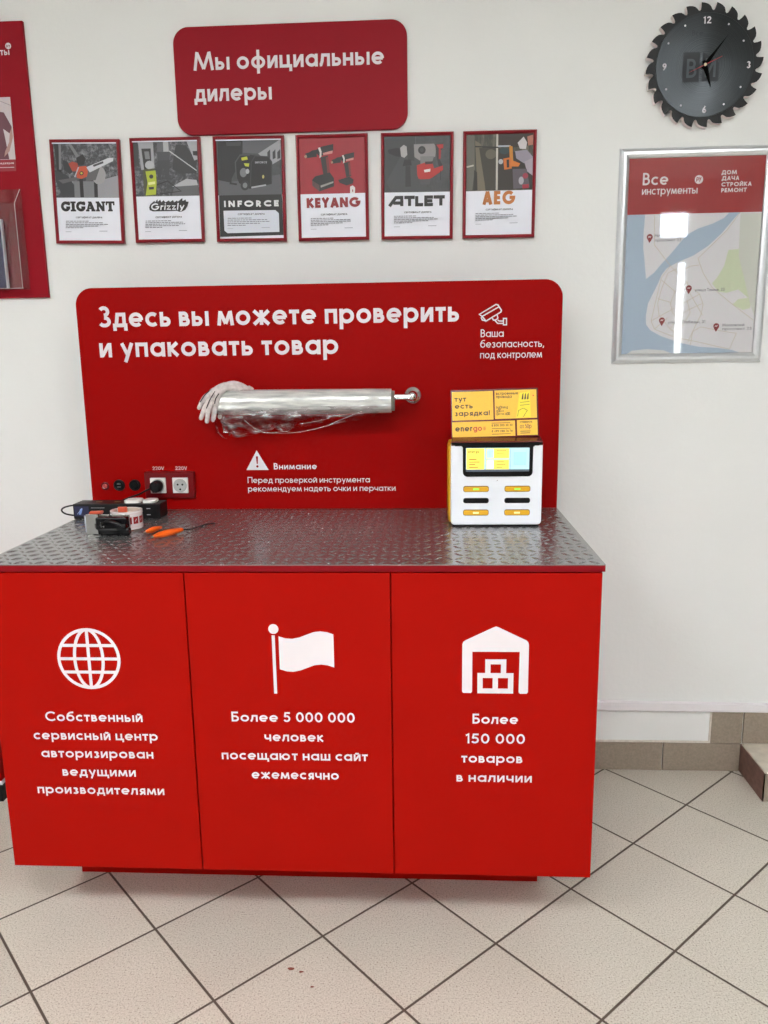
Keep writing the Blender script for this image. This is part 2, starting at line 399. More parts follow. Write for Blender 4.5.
# ------------------------------------------------------------------ stroke lettering (geometric sans)
def arc(cx, cy, rx, ry, a0, a1, n=14):
    return [(cx + rx * math.cos(math.radians(a0 + (a1 - a0) * k / n)), cy + ry * math.sin(math.radians(a0 + (a1 - a0) * k / n))) for k in range(n + 1)]
def glyph(ch, w, X=.68):
    h = w / 2; C = 1.0; D = -.27; r = (X - w) / 2; m = X / 2
    S = []; ad = .5
    def P(*a): S.append(([(a[i], a[i + 1]) for i in range(0, len(a), 2)], False))
    def O(cx, cy, rx, ry): S.append((arc(cx, cy, rx, ry, 0, 360, 28)[:-1], True))
    def A(*a): S.append((arc(*a), False))
    def bowl(x, y0, y1, xr):     # D-like bowl from stem at x, between centre heights y0,y1, right centre xr
        ry = (y1 - y0) / 2; rx = min(ry, xr - x)
        S.append(([(x, y1), (xr - rx, y1)] + arc(xr - rx, (y0 + y1) / 2, rx, ry, 90, -90, 12) + [(x, y0)], False))
    lo = ch in 'абвгдежзийклмнопрстуфхцчшщъыьэюяёeaonrgizlytdcpu'
    H = X if lo else C
    b = {'a': 'а', 'o': 'о', 'e': 'е', 'p': 'р', 'c': 'с', 'y': 'у', 'A': 'А', 'B': 'В', 'C': 'С', 'E': 'Е', 'H': 'Н', 'K': 'К', 'M': 'М', 'O': 'О', 'P': 'Р', 'T': 'Т', 'Х': 'X'}.get(ch, ch)
    if b == 'о': O(m, m, r, r); ad = X
    elif b == 'с': A(m, m, r, r, 48, 312, 20); ad = X * .86
    elif b == 'е': A(m, m, r, r, -4, 314, 22); P(h, m - .01, X - w * .4, m - .01); ad = X
    elif b == 'а': O(m, m, r, r); P(X - h, 0, X - h, X); ad = X
    elif b == 'р': O(m, m, r, r); P(h, D, h, X); ad = X
    elif ch == 'б': O(m, m, r, r); S.append((arc(m + .1, m, r + .1, C - m - h, 180, 97, 10) + [(X * .9, C - h + .01)], False)); ad = X
    elif ch in 'ьы' or ch == 'ъ':
        P(h, 0, h, X); bowl(h, h, X * .6 - h * .4, X * .74 - h); ad = X * .74
        if ch == 'ы': P(X * .74 + .12 + h, 0, X * .74 + .12 + h, X); ad = X * .74 + .12 + w
    elif ch == 'в': P(h, 0, h, X); bowl(h, X * .5, X - h, X * .66 - h); bowl(h, h, X * .52, X * .74 - h); ad = X * .74
    elif b in 'ЗВ' or b == 'Б':
        if b == 'З': A(.27, .74, .27 - h, .26 - h, 150, -90, 14); A(.27, .27 + .0, .31 - h, .27 - h, 90, -150, 14); ad = .58
        elif b == 'В': P(h, 0, h, C); bowl(h, .52, C - h, .52 - h); bowl(h, h, .54, .58 - h); ad = .58
        else: P(.52, C - h, h, C - h, h, 0); bowl(h, h, .58 - h * .5, .6 - h); ad = .6
    elif ch == 'з': A(.22, X * .74, .22 - h, X * .27 - h, 150, -90, 10); A(.22, X * .27, .25 - h, X * .28 - h * .8, 90, -150, 10); ad = .48
    elif ch in 'нпитцшщмлдйч' or ch in 'НПИЦШЩМЛДЙЧТГг':
        W = H * (.84 if lo else .74)
        l = ch.lower()
        if l in 'ийН' and l in 'ий':
            P(h, 0, h, H); P(W - h, 0, W - h, H); P(h + h * .4, h * .7, W - h * 1.4, H - h * .7)
            if l == 'й': A(W / 2, H + .17, .13, .11, 200, 340, 8)
        elif l == 'н': P(h, 0, h, H); P(W - h, 0, W - h, H); P(h, H * .5, W - h, H * .5)
        elif l == 'п': P(h, 0, h, H - h, W - h, H - h, W - h, 0)
        elif l == 'г': W = H * .55; P(h, 0, h, H - h, W, H - h)
        elif l == 'т': W = H * .68; P(0, H - h, W, H - h); P(W / 2, 0, W / 2, H)
        elif l == 'ц': P(h, H, h, h, W + .04, h); P(W - h, h, W - h, H); P(W + .04, w, W + .04, -.2); W += .09
        elif l in 'шщ':
            W = H * 1.18; P(h, H, h, h, W - h, h, W - h, H); P(W / 2, h, W / 2, H)
            if l == 'щ': P(W - h, h, W + .08, h, W + .08, -.2); W += .12
        elif l == 'м': W = H * 1.12; P(h * .8, 0, W * .2, H - h * .1); P(W * .2, H - h * .5, W / 2, h * .9); P(W / 2, h * .9, W * .8, H - h * .5); P(W * .8, H - h * .1, W - h * .8, 0)
        elif l == 'л': S.append(([(0, h * .9), (W * .12, h), (W * .24, H * .4), (W * .3, H - h), (W - h, H - h), (W - h, 0)], False))
        elif l == 'д':
            W = H * .96; P(h * .8, -.17, h * .8, h, W - h * .8, h, W - h * .8, -.17)
            P(W * .22, h, W * .34, H - h, W * .8, H - h, W * .8, h)
        elif l == 'ч': S.append(([(h, H)] + [(h, H * .6)] + arc(h + .14, H * .6, .14, H * .6 - H * .38, 180, 270, 6) + [(W - h, H * .38)], False)); P(W - h, 0, W - h, H)
        ad = W
    elif b in 'кК': W = H * (.76 if lo else .66); P(h, 0, h, H); P(W - h * .8, H - h * .3, h, H * .46); P(h + h * .6, H * .56, W - h * .6, h * .3); ad = W
    elif b == 'у': P(h * .8, X - h * .2, X * .46, h * .9); P(X * .84 - h * .6, X - h * .1, X * .28, D + h * .3); ad = X * .84
    elif ch == 'У': P(h, 1, .36, .4); P(.66, 1, .28, 0); ad = .7
    elif ch == 'ж':
        W = X * 1.22; P(W / 2, 0, W / 2, X); [P(a, b_, W / 2, m) for a in (h * .8, W - h * .8) for b_ in (.02, X - .02)]; ad = W
    elif ch == 'ф': W = X * 1.2; O(W / 2, m, r * 1.2, r); P(W / 2, D, W / 2, C); ad = W
    elif ch == 'х' or ch == 'X': P(h * .6, 0, H * .8 - h * .6, H); P(h * .6, H, H * .8 - h * .6, 0); ad = H * .8
    elif ch == 'ю': P(h, 0, h, X); P(h, m, h + .2, m); O(h + .16 + r + h * .4, m, r, r); ad = .16 + X + h * 1.0
    elif ch == 'я':
        W = X * .76; P(W - h, 0, W - h, X); ry = (X * .58) / 2 - h * .5
        S.append(([(W - h, X - h)] + arc(ry + h + .04, X - h - ry, ry, ry, 90, 270, 10) + [(W - h, X - h - 2 * ry)], False)); P(W - h * 1.6, X * .42, h * .8, .02); ad = W
    elif b in 'СО' or ch in 'GQ':
        R = .5 - h
        if b == 'С': A(.5, .5, R, R, 45, 315, 22); ad = .84
        elif b == 'О': O(.5, .5, R, R); ad = 1
        else: S.append((arc(.5, .5, R, R, 45, 360, 26) + [(.56, .5)], False)); ad = 1
    elif b == 'А': P(h * .8, 0, .37, 1 - h * .2); P(.37, 1 - h * .2, .74 - h * .8, 0); P(.16, .3, .58, .3); ad = .74
    elif b == 'Р' : P(h, 0, h, 1); bowl(h, .42, 1 - h, .58 - h); ad = .58
    elif ch == 'R': P(h, 0, h, 1); bowl(h, .44, 1 - h, .58 - h); P(.25, .44, .58 - h * .6, 0); ad = .62
    elif b == 'Е': P(.5, 1 - h, h, 1 - h, h, h, .5, h); P(h, .5, .47, .5); ad = .52
    elif ch == 'F': P(.5, 1 - h, h, 1 - h, h, 0); P(h, .48, .45, .48); ad = .52
    elif b == 'Н': P(h, 0, h, 1); P(.7 - h, 0, .7 - h, 1); P(h, .5, .7 - h, .5); ad = .7
    elif ch == 'I': P(h, 0, h, 1); ad = w
    elif ch == 'N': P(h, 0, h, 1); P(h, 1 - h * .4, .74 - h, h * .4); P(.74 - h, 0, .74 - h, 1); ad = .74
    elif ch == 'L': P(h, 1, h, h, .48, h); ad = .48
    elif ch == 'Y': P(h * .8, 1, .35, .48, .35, 0); P(.7 - h * .8, 1, .35, .48); ad = .7
    elif ch == 'V': P(h * .8, 1, .34, h * .2); P(.34, h * .2, .68 - h * .8, 1); ad = .68
    elif ch == 'M': P(h, 0, h, 1 - h, .42, .3, .84 - h, 1 - h, .84 - h, 0); ad = .84
    elif ch == 'B': P(h, 0, h, C); bowl(h, .52, C - h, .52 - h); bowl(h, h, .54, .58 - h); ad = .58
    elif ch in 'nr':
        if ch == 'n': P(h, 0, h, X); S.append((arc(.27, X - .27, .27 - h, .27 - h, 180, 0, 12) + [(.54 - h, 0)], False)); ad = .54
        else: P(h, 0, h, X); A(.3, X - .3, .3 - h, .3 - h, 170, 75, 6); ad = .36
    elif ch == 'g': O(m, m, r, r); S.append(([(X - h, X), (X - h, .0)] + arc(m, .0, r, .27 - h, 0, -150, 12), False)); ad = X
    elif ch == 'i': P(h, 0, h, X); P(h, .82, h, .98); ad = w
    elif ch == 'l': P(h, 0, h, C); ad = w
    elif ch == 't': P(.16, 0, .16, .95); P(0, X - h, .36, X - h); ad = .36
    elif ch == 'z': P(0, X - h, .48 - h, X - h, h, h, .5, h); ad = .5
    elif ch == '0': O(.31, .5, .31 - h, .5 - h); ad = .62
    elif ch == '1': P(.02, .8, .2, 1 - h * .8, .2, 0); ad = .28
    elif ch == '2': S.append((arc(.28, .7, .28 - h, .3 - h, 170, -30, 12) + [(h * 1.2, h), (.56, h)], False)); ad = .58
    elif ch == '3': A(.26, .74, .26 - h, .26 - h, 160, -90, 14); A(.26, .28, .29 - h, .28 - h, 90, -160, 14); ad = .56
    elif ch == '4': P(.42, 0, .42, 1 - h, h, .26, .58, .26); ad = .58
    elif ch == '5': S.append(([(.52, 1 - h), (.18, 1 - h), (.13, .58)] + arc(.26, .34, .3 - h, .34 - h, 120, -150, 14), False)); ad = .57
    elif ch == '6': O(.3, .31, .3 - h, .31 - h); P(.42, 1, .1, .46); ad = .6
    elif ch == '7': P(0, 1 - h, .5, 1 - h, .16, 0); ad = .5
    elif ch == '8': O(.29, .75, .25 - h, .25 - h); O(.29, .27, .29 - h, .27 - h); ad = .58
    elif ch == '9': O(.3, .69, .3 - h, .31 - h); P(.18, 0, .5, .54); ad = .6
    elif ch == ',': P(.13, .12, .04, -.14); ad = .16
    elif ch == '.': P(h, 0, h, w); ad = w
    elif ch == '!': P(h, .28, h, 1); P(h, 0, h, w); ad = w
    elif ch == '-': P(0, .34, .3, .34); ad = .3
    elif ch == '(': A(.3, .45, .26, .6, 140, 220, 6); ad = .15
    elif ch == ')': A(-.15, .45, .26, .6, -40, 40, 6); ad = .15
    elif ch == ' ': ad = .2
    else: P(h, 0, h, H, .5, H, .5, 0, h, 0); ad = .5
    return S, ad
def text(mb, s, x, z, cap, y, w=.16, width=None, align='l', m=0, c=(1, 1, 1, 1), slant=0.0, X=.68, track=.1, step=2e-5, sx=1.0, vs=1.0):
    """lettering on the plane y; x,z = start of the baseline; width = total run if given"""
    out = []; pos = 0
    for ch in s:
        S, ad = glyph(ch, w, X); out.append((pos, S)); pos += ad + (track if ch != ' ' else track)
    total = pos - track
    if width: sx = width / (total * cap)
    run = total * cap * sx
    x0 = x - (run / 2 if align == 'c' else run if align == 'r' else 0)
    k = 0
    for p, S in out:
        for j, (pts, cl) in enumerate(S):
            q = [(x0 + (p + a) * cap * sx + slant * b * cap, z + b * cap) for a, b in pts]
            mb.ribbon(q, w * cap, y - step * (j + 1), m, c, cl)
    return run

# ================================================================== SETTING
XL, XR, YF, HT = -3.4, 3.1, -6.0, 3.1
f = MB(); f.box(XL - .1, XR + .1, YF - .1, .1, -.1, 0); struct('floor', f, M_FLOOR)
f = MB(); f.box(XL - .1, XR + .1, YF - .1, .1, HT, HT + .1); struct('ceiling', f, M_CEIL)
f = MB(); f.box(XL - .1, XR + .1, 0, .1, 0, HT); struct('wall_back', f, M_WALL)
f = MB(); f.box(XL - .1, XL, YF, 0, 0, HT); struct('wall_left', f, M_WALL2)
f = MB(); f.box(XR, XR + .1, YF, 0, 0, HT); struct('wall_right', f, M_WALL2)
# front wall behind the viewer, with a narrow sidelight and a transom
f = MB()
wx0, wx1, wx2 = 2.37, 2.57, 2.67
f.box(XL - .1, wx0, YF - .1, YF, 0, HT); f.box(wx2, XR + .1, YF - .1, YF, 0, HT)
f.box(wx0, wx2, YF - .1, YF, 2.8, HT); f.box(wx0, wx2, YF - .1, YF, 2.31, 2.55); f.box(wx0, wx1, YF - .1, YF, 0, 2.31); f.box(wx1, wx2, YF - .1, YF, 0, .2)
struct('wall_front', f, M_WALL2)
f = MB(); f.box(wx1, wx2, YF - .06, YF - .05, .2, 2.31); struct('window_1', f, M_GLASS)
f = MB(); f.box(wx0, wx2, YF - .06, YF - .05, 2.55, 2.8); struct('window_2', f, M_GLASS)
# cable duct, skirting tiles, step
f = MB(); f.prism([(-1.0, .2275), (XR, .2065), (XR, .2265), (-1.0, .266)], -.016, 0, ch=.002); struct('trim_1', f, M_DUCT)
f = MB(); xs = [-3.4, -3.0, -2.6, -2.2, -1.8, -1.4, -1.0, -.6, -.2, .2, .4965, .7994, 1.0575]
for a, b in zip(xs, xs[1:]): f.box(a + .0015, b - .0015, -.009, 0, 0, .1, bev=.001)
for a, b in ((.956, 1.0575), (1.062, 1.36), (1.364, 1.66), (1.664, 1.96), (1.964, 2.26), (2.264, 2.56), (2.564, 2.86), (2.864, 3.1)): f.box(a, b, -.009, 0, .1025, .2165, bev=.001)
struct('baseboard_back', f, M_TILEWALL)
f = MB(); f.box(-3.4, 1.06, -.004, 0, .1, .106); f.box(.951, .957, -.006, 0, .106, .216); struct('trim_3', f, mat('rough_filler', rgb(214, 208, 198), .85, var=.1, scale=80, bump=.5, bscale=150))
f = MB(); f.box(1.062, XR, -.192, 0, 0, .094); f.box(1.0585, 1.062, -.1955, 0, 0, .096, m=1); f.box(1.0585, XR, -.1955, -.192, 0, .096, m=2); f.box(1.061, XR, -.194, -.004, .094, .1005, m=3, bev=.002)
struct('trim_2', f, [M_TILEWALL, M_STEPSIDE, M_TILEWALL, M_STEPTOP])

# ================================================================== CEILING LAMPS
M_LAMP = mat('lamp_diffuser', (.985, .99, 1, 1), .5, var=0, emit=20)
for x, y in ((-1.9, -3.0), (-.2, -3.0), (-1.9, -4.7), (-.2, -4.7), (1.6, -3.3)):  # last one is an unseen fill lamp, added to brighten the lower right wall
    if 1:
        t = thing('ceiling_lamp', (x, y, HT), 'square white ceiling lamp panel, %s one of the row %s' % ({-1.9: 'left', -.2: 'middle', 1.6: 'added right'}[x], 'farthest behind the viewer' if y < -4 else 'nearer to the certificates'), 'lamp', 'ceiling lamp panels')
        f = MB(); f.box(x - .31, x + .31, y - .31, y - .295, HT - .04, HT); f.box(x - .31, x + .31, y + .295, y + .31, HT - .04, HT); f.box(x - .31, x - .295, y - .295, y + .295, HT - .04, HT); f.box(x + .295, x + .31, y - .295, y + .295, HT - .04, HT)
        obj('frame', f, M_WPLAST, t)
        f = MB(); f.box(x - .295, x + .295, y - .295, y + .295, HT - .03, HT - .02); obj('diffuser', f, M_LAMP, t)

# ================================================================== SERVICE COUNTER
PX0, PX1, PY = -1.0275, .3875, -.194
CZ = .9515
DX = [-1.018, -.5475, -.0813, .383]; ZB, ZT = .1845, .932; DF = -.8423
cnt = thing('service_counter', ((DX[0] + DX[3]) / 2, -.5, 0), 'long red service counter with three printed doors on a recessed plinth', 'counter')
f = MB(); f.box(DX[0] + .001, DX[3] - .001, DF + .018, -.178, ZB, .9342); obj('body', f, M_RED, cnt)
f = MB(); f.box(-.967, .2945, -.608, -.21, 0, ZB); obj('plinth', f, M_RED, cnt)
doors = []
for i in range(3):
    f = MB(); a = DX[i] + (.0015 if i else 0); b = DX[i + 1] - (.0015 if i < 2 else 0)
    f.prism([(a, ZB), (b, ZB), (b, ZT), (a, ZT)], DF, DF + .0175, ch=.0008)
    doors.append(obj('door', f, M_RED, cnt))
TY = DF - .0004
KD = 1.01118
def dp(p): return (p[0] * KD, 1.4016 + (p[1] - 1.4016) * KD)
def door_text(i, lines, cap=.0243):
    for s, x0, x1, z in lines:
        f = MB(); a = dp((x0, z)); text(f, s, a[0], a[1], cap, TY, .168, width=(x1 - x0) * KD); obj('text_line', f, M_VINYL, doors[i])
door_text(0, [('Собственный', -.8915, -.66, .5785), ('сервисный центр', -.9245, -.6275, .532), ('авторизирован', -.9105, -.641, .4865), ('ведущими', -.864, -.6865, .4395), ('производителями', -.9292, -.6213, .393)])
door_text(1, [('Более 5 000 000', -.4515, -.166, .5825), ('человек', -.377, -.2395, .5345), ('посещают наш сайт', -.4795, -.1385, .4875), ('ежемесячно', -.411, -.2065, .4395)])
door_text(2, [('Более', .101, .204, .5835), ('150 000', .086, .2205, .535), ('товаров', .0765, .2155, .4875), ('в наличии', .065, .238, .4395)])
# globe
f = MB(); gx, gz, R = -.7745, .7328, .0702; w = .0072
f.ribbon(circ(gx, gz, R, 48), w, TY, closed=True)
f.ribbon([(gx, gz - R), (gx, gz + R)], w, TY - 2e-5)
f.ribbon(circ(gx, gz, R * .47, 40, R), w, TY - 4e-5, closed=True)
for k in (-.46, 0, .46):
    c = R * math.sqrt(1 - k * k); f.ribbon([(gx - c, gz + k * R), (gx + c, gz + k * R)], w, TY - 6e-5)
f.v = [(dp((a, c))[0], b, dp((a, c))[1]) for a, b, c in f.v]; obj('globe_emblem', f, M_VINYL, doors[0])
# flag
f = MB(); f.flat(circ(-.345, .8065, .0115, 28), TY); f.flat([(-.3495, .652), (-.3425, .652), (-.3425, .7915), (-.3495, .7915)], TY)
top = [(a_ * 1.0 - (a_ + .334) * .035, b_) for a_, b_ in [(-.334, .7895), (-.318, .7845), (-.302, .7835), (-.285, .787), (-.268, .7935), (-.252, .7995), (-.236, .8015), (-.22, .7995), (-.2055, .7945)]]
f.flat([(a, b) for a, b in top] + [(a, b - .0785) for a, b in top[::-1]], TY); f.v = [(dp((a, c))[0], b, dp((a, c))[1]) for a, b, c in f.v]; obj('flag_emblem', f, M_VINYL, doors[1])
# warehouse
f = MB()
def wm(cx, cy): return (.1508 + (cx - 353) * .000408, .8142 - (cy - 90) * .0004375)
def wr(x0, y0, x1, y1, k=0): f.flat([wm(x0, y1), wm(x1, y1), wm(x1, y0), wm(x0, y0)], TY - k * 2e-5)
f.flat([wm(*p) for p in ((173, 224), (173, 185), (178, 172), (190, 163), (340, 94), (355, 89), (370, 94), (520, 163), (529, 172), (533, 185), (533, 224))], TY)
f.flat([wm(*p) for p in ((173, 224), (228, 224), (228, 440), (222, 448), (180, 448), (173, 441))], TY); f.flat([wm(*p) for p in ((484, 224), (533, 224), (533, 441), (526, 450), (490, 450), (482, 442))], TY)
for kk, (a, b, c, d) in enumerate(((313, 278, 398, 352), (271, 352, 354, 436), (354, 352, 438, 436))):
    f.ribbon([wm(a, b), wm(c, b), wm(c, d), wm(a, d)], 28 * .00042, TY - 3e-5 * (kk + 1), closed=True)
f.v = [(dp((a, c))[0], b, dp((a, c))[1]) for a, b, c in f.v]; obj('warehouse_emblem', f, M_VINYL, doors[2])

# countertop with embossed metal sheet
f = MB(); f.box(DX[0] - .003, PX1 + .0005, DF - .004, PY, .935, CZ - .0008, m=1, bev=.001)
x0, x1, y0, y1 = DX[0] - .003, PX1 + .0005, DF - .004, PY
f.face([(x0, y0, CZ), (x1, y0, CZ), (x1, y1, CZ), (x0, y1, CZ)], 0)
f.box(x0, x1, y0, y0 + .0008, CZ - .002, CZ, m=0); f.box(x1 - .0008, x1, y0 + .0008, y1, CZ - .002, CZ - .00002, m=0)
p = .0245; pj = .035; nx = int((x1 - x0 - .01) / p); ny = int((y1 - y0 - .01) / pj)
for i in range(nx):
    for j in range(ny):
        cx = x0 + p * (i + .65); cy = y0 + pj * (j + .55); a = (PI / 4 if (i + j) % 2 else -PI / 4); ca, sa = math.cos(a), math.sin(a)
        def lp(u, v, z): return (cx + u * ca - v * sa, cy + u * sa + v * ca, CZ + z)
        L_, W_, Hh = .0155, .0046, .0024
        out = [lp(-L_, 0, -.0001), lp(-L_ * .5, -W_ * .85, -.0001), lp(0, -W_, -.0001), lp(L_ * .5, -W_ * .85, -.0001), lp(L_, 0, -.0001), lp(L_ * .5, W_ * .85, -.0001), lp(0, W_, -.0001), lp(-L_ * .5, W_ * .85, -.0001)]
        tp = [lp(-L_ * .5, 0, Hh * .8), lp(0, 0, Hh), lp(L_ * .5, 0, Hh * .8)]
        b = len(f.v); f.v += out + tp
        for q in ((0, 1, 8), (1, 2, 9, 8), (2, 3, 10, 9), (3, 4, 10), (4, 5, 10), (5, 6, 9, 10), (6, 7, 8, 9), (7, 0, 8)):
            f.f.append(tuple(b + k for k in q)); f.m.append(0); f.c.append((1, 1, 1, 1)); f.s.append(True)
ct = obj('countertop', f, [M_SHEET, M_RED_EDGE])
tag(ct, 'countertop of embossed diamond plate metal with dark red front edge on the counter', 'countertop')

# back panel
bp_ = thing('back_panel', ((PX0 + PX1) / 2, PY, CZ), 'wide red board with rounded top corners standing behind the countertop', 'board')
f = MB(); f.prism(rr(PX0, CZ - .0, PX1, 1.611, (0, 0, .05, .05), 10), PY, PY + .016, ch=.0012); obj('panel', f, M_PANEL, bp_)
LY = PY - .0004
def tline(s, x, z, cap, w, width, par, y=LY, name='text_line'):
    f = MB(); text(f, s, x, z, cap, y, w, width=width); return obj(name, f, M_VINYL, par)
tline('Здесь вы можете проверить', -.962, 1.4985, .0605, .172, 1.056, bp_); tline('и упаковать товар', -.967, 1.412, .0605, .172, .711, bp_)
tline('Ваша', .1565, 1.4535, .0215, .115, .0655, bp_); tline('безопасность,', .1555, 1.4238, .0215, .115, .182, bp_); tline('под контролем', .1555, 1.3935, .0215, .115, .177, bp_)
f = MB()
def ci(x, y): return onY(470 + x / 8.53, 295 + y / 8.53, LY)
for k, (pl, cl) in enumerate(((((80, 165), (222, 80), (240, 86), (268, 130), (262, 146), (137, 222), (104, 184)), True), (((104, 182), (248, 100)), False), (((95, 190), (104, 212), (137, 222)), False), (((190, 198), (200, 214), (222, 212), (238, 196), (232, 172)), False), (((212, 216), (236, 242), (285, 242)), False), (((236, 212), (248, 222), (285, 222)), False), (((285, 200), (311, 200), (311, 254), (285, 254)), True))):
    f.ribbon([ci(*q) for q in pl], .0033, LY - k * 2e-5, closed=cl)
obj('camera_emblem', f, M_VINYL, bp_)
tline('Внимание', -.4605, 1.0735, .019, .17, .131, bp_)
tline('Перед проверкой инструмента', -.542, 1.0325, .0182, .12, .371, bp_); tline('рекомендуем надеть очки и перчатки', -.542, 1.0063, .0182, .12, .448, bp_)
f = MB(); f.flat([(-.544, 1.0722), (-.4765, 1.0722), (-.5103, 1.1315)], LY); f.flat([(-.5135, 1.1135), (-.507, 1.1135), (-.5085, 1.0905), (-.512, 1.0905)], LY - 4e-5, 1); f.flat(circ(-.5103, 1.083, .0036, 14), LY - 4e-5, 1)
obj('warning_emblem', f, [M_VINYL, M_PANEL], bp_)
tline('220V', -.833, 1.074, .0105, .13, .036, bp_, name='voltage_mark'); tline('220V', -.762, 1.074, .0105, .13, .036, bp_, name='voltage_mark')

# ================================================================== SOCKETS
t = thing('double_socket', (-.7785, PY, 1.0275), 'two white earthed sockets in a dark red cover on the red board', 'socket')
f = MB(); f.prism(rr(-.8555, .989, -.703, 1.0695, .004), PY - .014, PY, ch=.002); obj('cover_plate', f, M_SOCKRED, t)
for k, cx in enumerate((-.813, -.7445)):
    f = MB(); f.prism(rr(cx - .0235, 1.0055, cx + .0235, 1.0525, .002), PY - .02, PY - .0138, ch=.0015)
    ins = obj('socket_insert', f, M_SOCK, t)
    f = MB(); f.lathe([(.0205, -.0202), (.0205, -.021), (.0185, -.0215), (.0175, -.0206), (.0, -.0206)], (cx, PY, 1.029), 'y', 32, 0)
    if k:
        for a in ((-.007, .003), (.0075, .003), (0, -.0115)): f.flat(circ(cx + a[0], 1.029 + a[1], .003, 12), PY - .0212, 1)
    obj('socket_well', f, [M_GREYP, M_BLACK], ins)
t = thing('power_plug', (-.813, PY - .0216, 1.029), 'round black plug pushed into the left white socket', 'plug')
f = MB(); f.lathe([(0, -.05), (.014, -.049), (.0175, -.044), (.0178, -.026), (.0175, -.0216), (0, -.0216)], (-.813, PY, 1.029), 'y', 28); f.box(-.8205, -.8055, PY - .053, PY - .046, 1.012, 1.043, bev=.002); obj('plug_body', f, M_RUB, t)
f = MB()
pc = [(-.813, PY - .04, 1.029), (-.838, PY - .045, 1.02), (-.862, PY - .047, 1.008), (-.9, PY - .05, .995), (-.94, PY - .055, .978), (-.955, PY - .062, .962), (-.945, PY - .07, .9525), (-.9, PY - .073, .9525)]
def spline(P, k=6):
    P = [Vector(p) for p in P]; o = []
    for i in range(len(P) - 1):
        a, b, c, d = P[max(i - 1, 0)], P[i], P[i + 1], P[min(i + 2, len(P) - 1)]
        for j in range(k):
            s = j / k; o.append(.5 * ((2 * b) + (c - a) * s + (2 * a - 5 * b + 4 * c - d) * s * s + (3 * b - a - 3 * c + d) * s ** 3))
    o.append(P[-1]); return o
f.tube(spline(pc), .0027, 8); obj('cable', f, M_RUB, t)
t = thing('red_socket', (.322, PY, 1.06), 'dark red socket cover on the board, mostly hidden behind the charging station', 'socket')
f = MB(); f.prism(rr(.262, 1.008, .3335, 1.085, .004), PY - .03, PY, ch=.002); obj('cover_plate', f, M_SOCKRED, t)
# 12 V inlets and pilot button
for cx, lb in ((-.9392, 'round black outlet with faint grey marks on the red board, between button and sockets'), (-.8905, 'round plain black outlet on the red board, nearest to the white sockets')):
    t = thing('round_outlet', (cx, PY, 1.028), lb, 'outlet', 'round black outlets')
    f = MB(); f.lathe([(.0175, 0), (.0175, -.004), (.0155, -.006), (.0125, -.0055), (.0125, -.002), (0, -.002)], (cx, PY, 1.028), 'y', 28); obj('ring', f, M_BLACK, t)
    f = MB(); f.prism(circ(cx, 1.028, .0118, 24), PY - .0055, PY - .002, ch=.001)
    if cx < -.92:
        f.flat([(cx - .006, 1.031), (cx + .006, 1.031), (cx + .006, 1.034), (cx - .006, 1.034)], PY - .0058, 1); f.flat([(cx - .006, 1.022), (cx + .006, 1.022), (cx + .006, 1.025), (cx - .006, 1.025)], PY - .0058, 1)
    obj('cap', f, [M_BLACKG, mat('dark_grey_mark', rgb(80, 82, 86), .5)], t)
t = thing('push_button', (-.9832, PY, 1.026), 'small red push button at the left end of the outlets', 'button')
f = MB(); f.lathe([(.0125, 0), (.0125, -.003), (.0105, -.0045), (.0075, -.0045), (.0075, 0)], (-.9832, PY, 1.026), 'y', 24); obj('ring', f, M_MAROON, t)
f = MB(); f.lathe([(.0072, 0), (.007, -.006), (.005, -.0075), (0, -.008)], (-.9832, PY, 1.026), 'y', 20); obj('cap', f, mat('pale_red_cap', rgb(190, 70, 66), .35), t)

# ================================================================== FILM ROLL + HOLDER
RY, RZ = -.272, 1.279
t = thing('roll_holder', (-.042, PY, 1.291), 'chrome wall bar with round flanges on the red board, holding the film roll', 'holder')
for fx in (-.04, -.628):
    f = MB(); f.lathe([(.0265, 0), (.0265, -.003), (.0245, -.008), (.018, -.0125), (.012, -.015), (.0105, -.066), (.012, -.072)], (fx, PY, 1.2905), 'y', 36); obj('flange', f, M_CHROME, t)
f = MB(); f.ball((-.04, RY + .002, 1.2905), .0135); f.ball((-.628, RY + .002, 1.2905), .0135)
f.lathe([(.009, -.583), (.009, 0)], (-.045, RY, 1.2895), 'x', 24); f.lathe([(.0105, 0), (.0105, .006)], (-.052, RY, 1.2895), 'x', 24); obj('bar', f, M_CHROME, t)
t = thing('film_roll', (-.35, RY, RZ), 'silvery roll of stretch wrapping film on the chrome bar', 'film roll')
f = MB(); f.lathe([(.028, -.5975), (.036, -.5975), (.0365, -.59), (.036, -.35), (.0352, -.2), (.0345, -.1), (.0335, -.0985), (.028, -.0985)], (0, RY, RZ), 'x', 64); obj('wound_film', f, M_WRAP, t)
f = MB(); f.lathe([(.0195, -.605), (.0285, -.605), (.0285, -.091), (.0195, -.091), (.0195, -.605)], (0, RY, RZ), 'x', 40); obj('core', f, M_CORE, t)
# loose hanging film, a wrinkled sheet from the underside of the roll
rows = []; NU, NV = 90, 16
for j in range(NV + 1):
    row = []; v = j / NV
    for i in range(NU + 1):
        u = i / NU; x = -.592 + u * .455
        bot = .062 * max(0, 1 - u) ** .7 * (1 + .1 * math.sin(u * 17)) + .004
        if u < .04: bot *= .8
        x2 = x + v * .015 * math.sin(u * 9)
        y = RY - .034 * (1 - v) + .02 * v + .006 * math.sin(u * 31 + v * 4) * v + .004 * math.sin(u * 67 - v * 7) * v
        z = RZ - .012 - .022 * min(1, v * 3) - bot * v
        row.append((x2, y, z))
    rows.append(row)
f = MB(); f.grid(rows); lf = obj('loose_film', f, M_FILM, t)
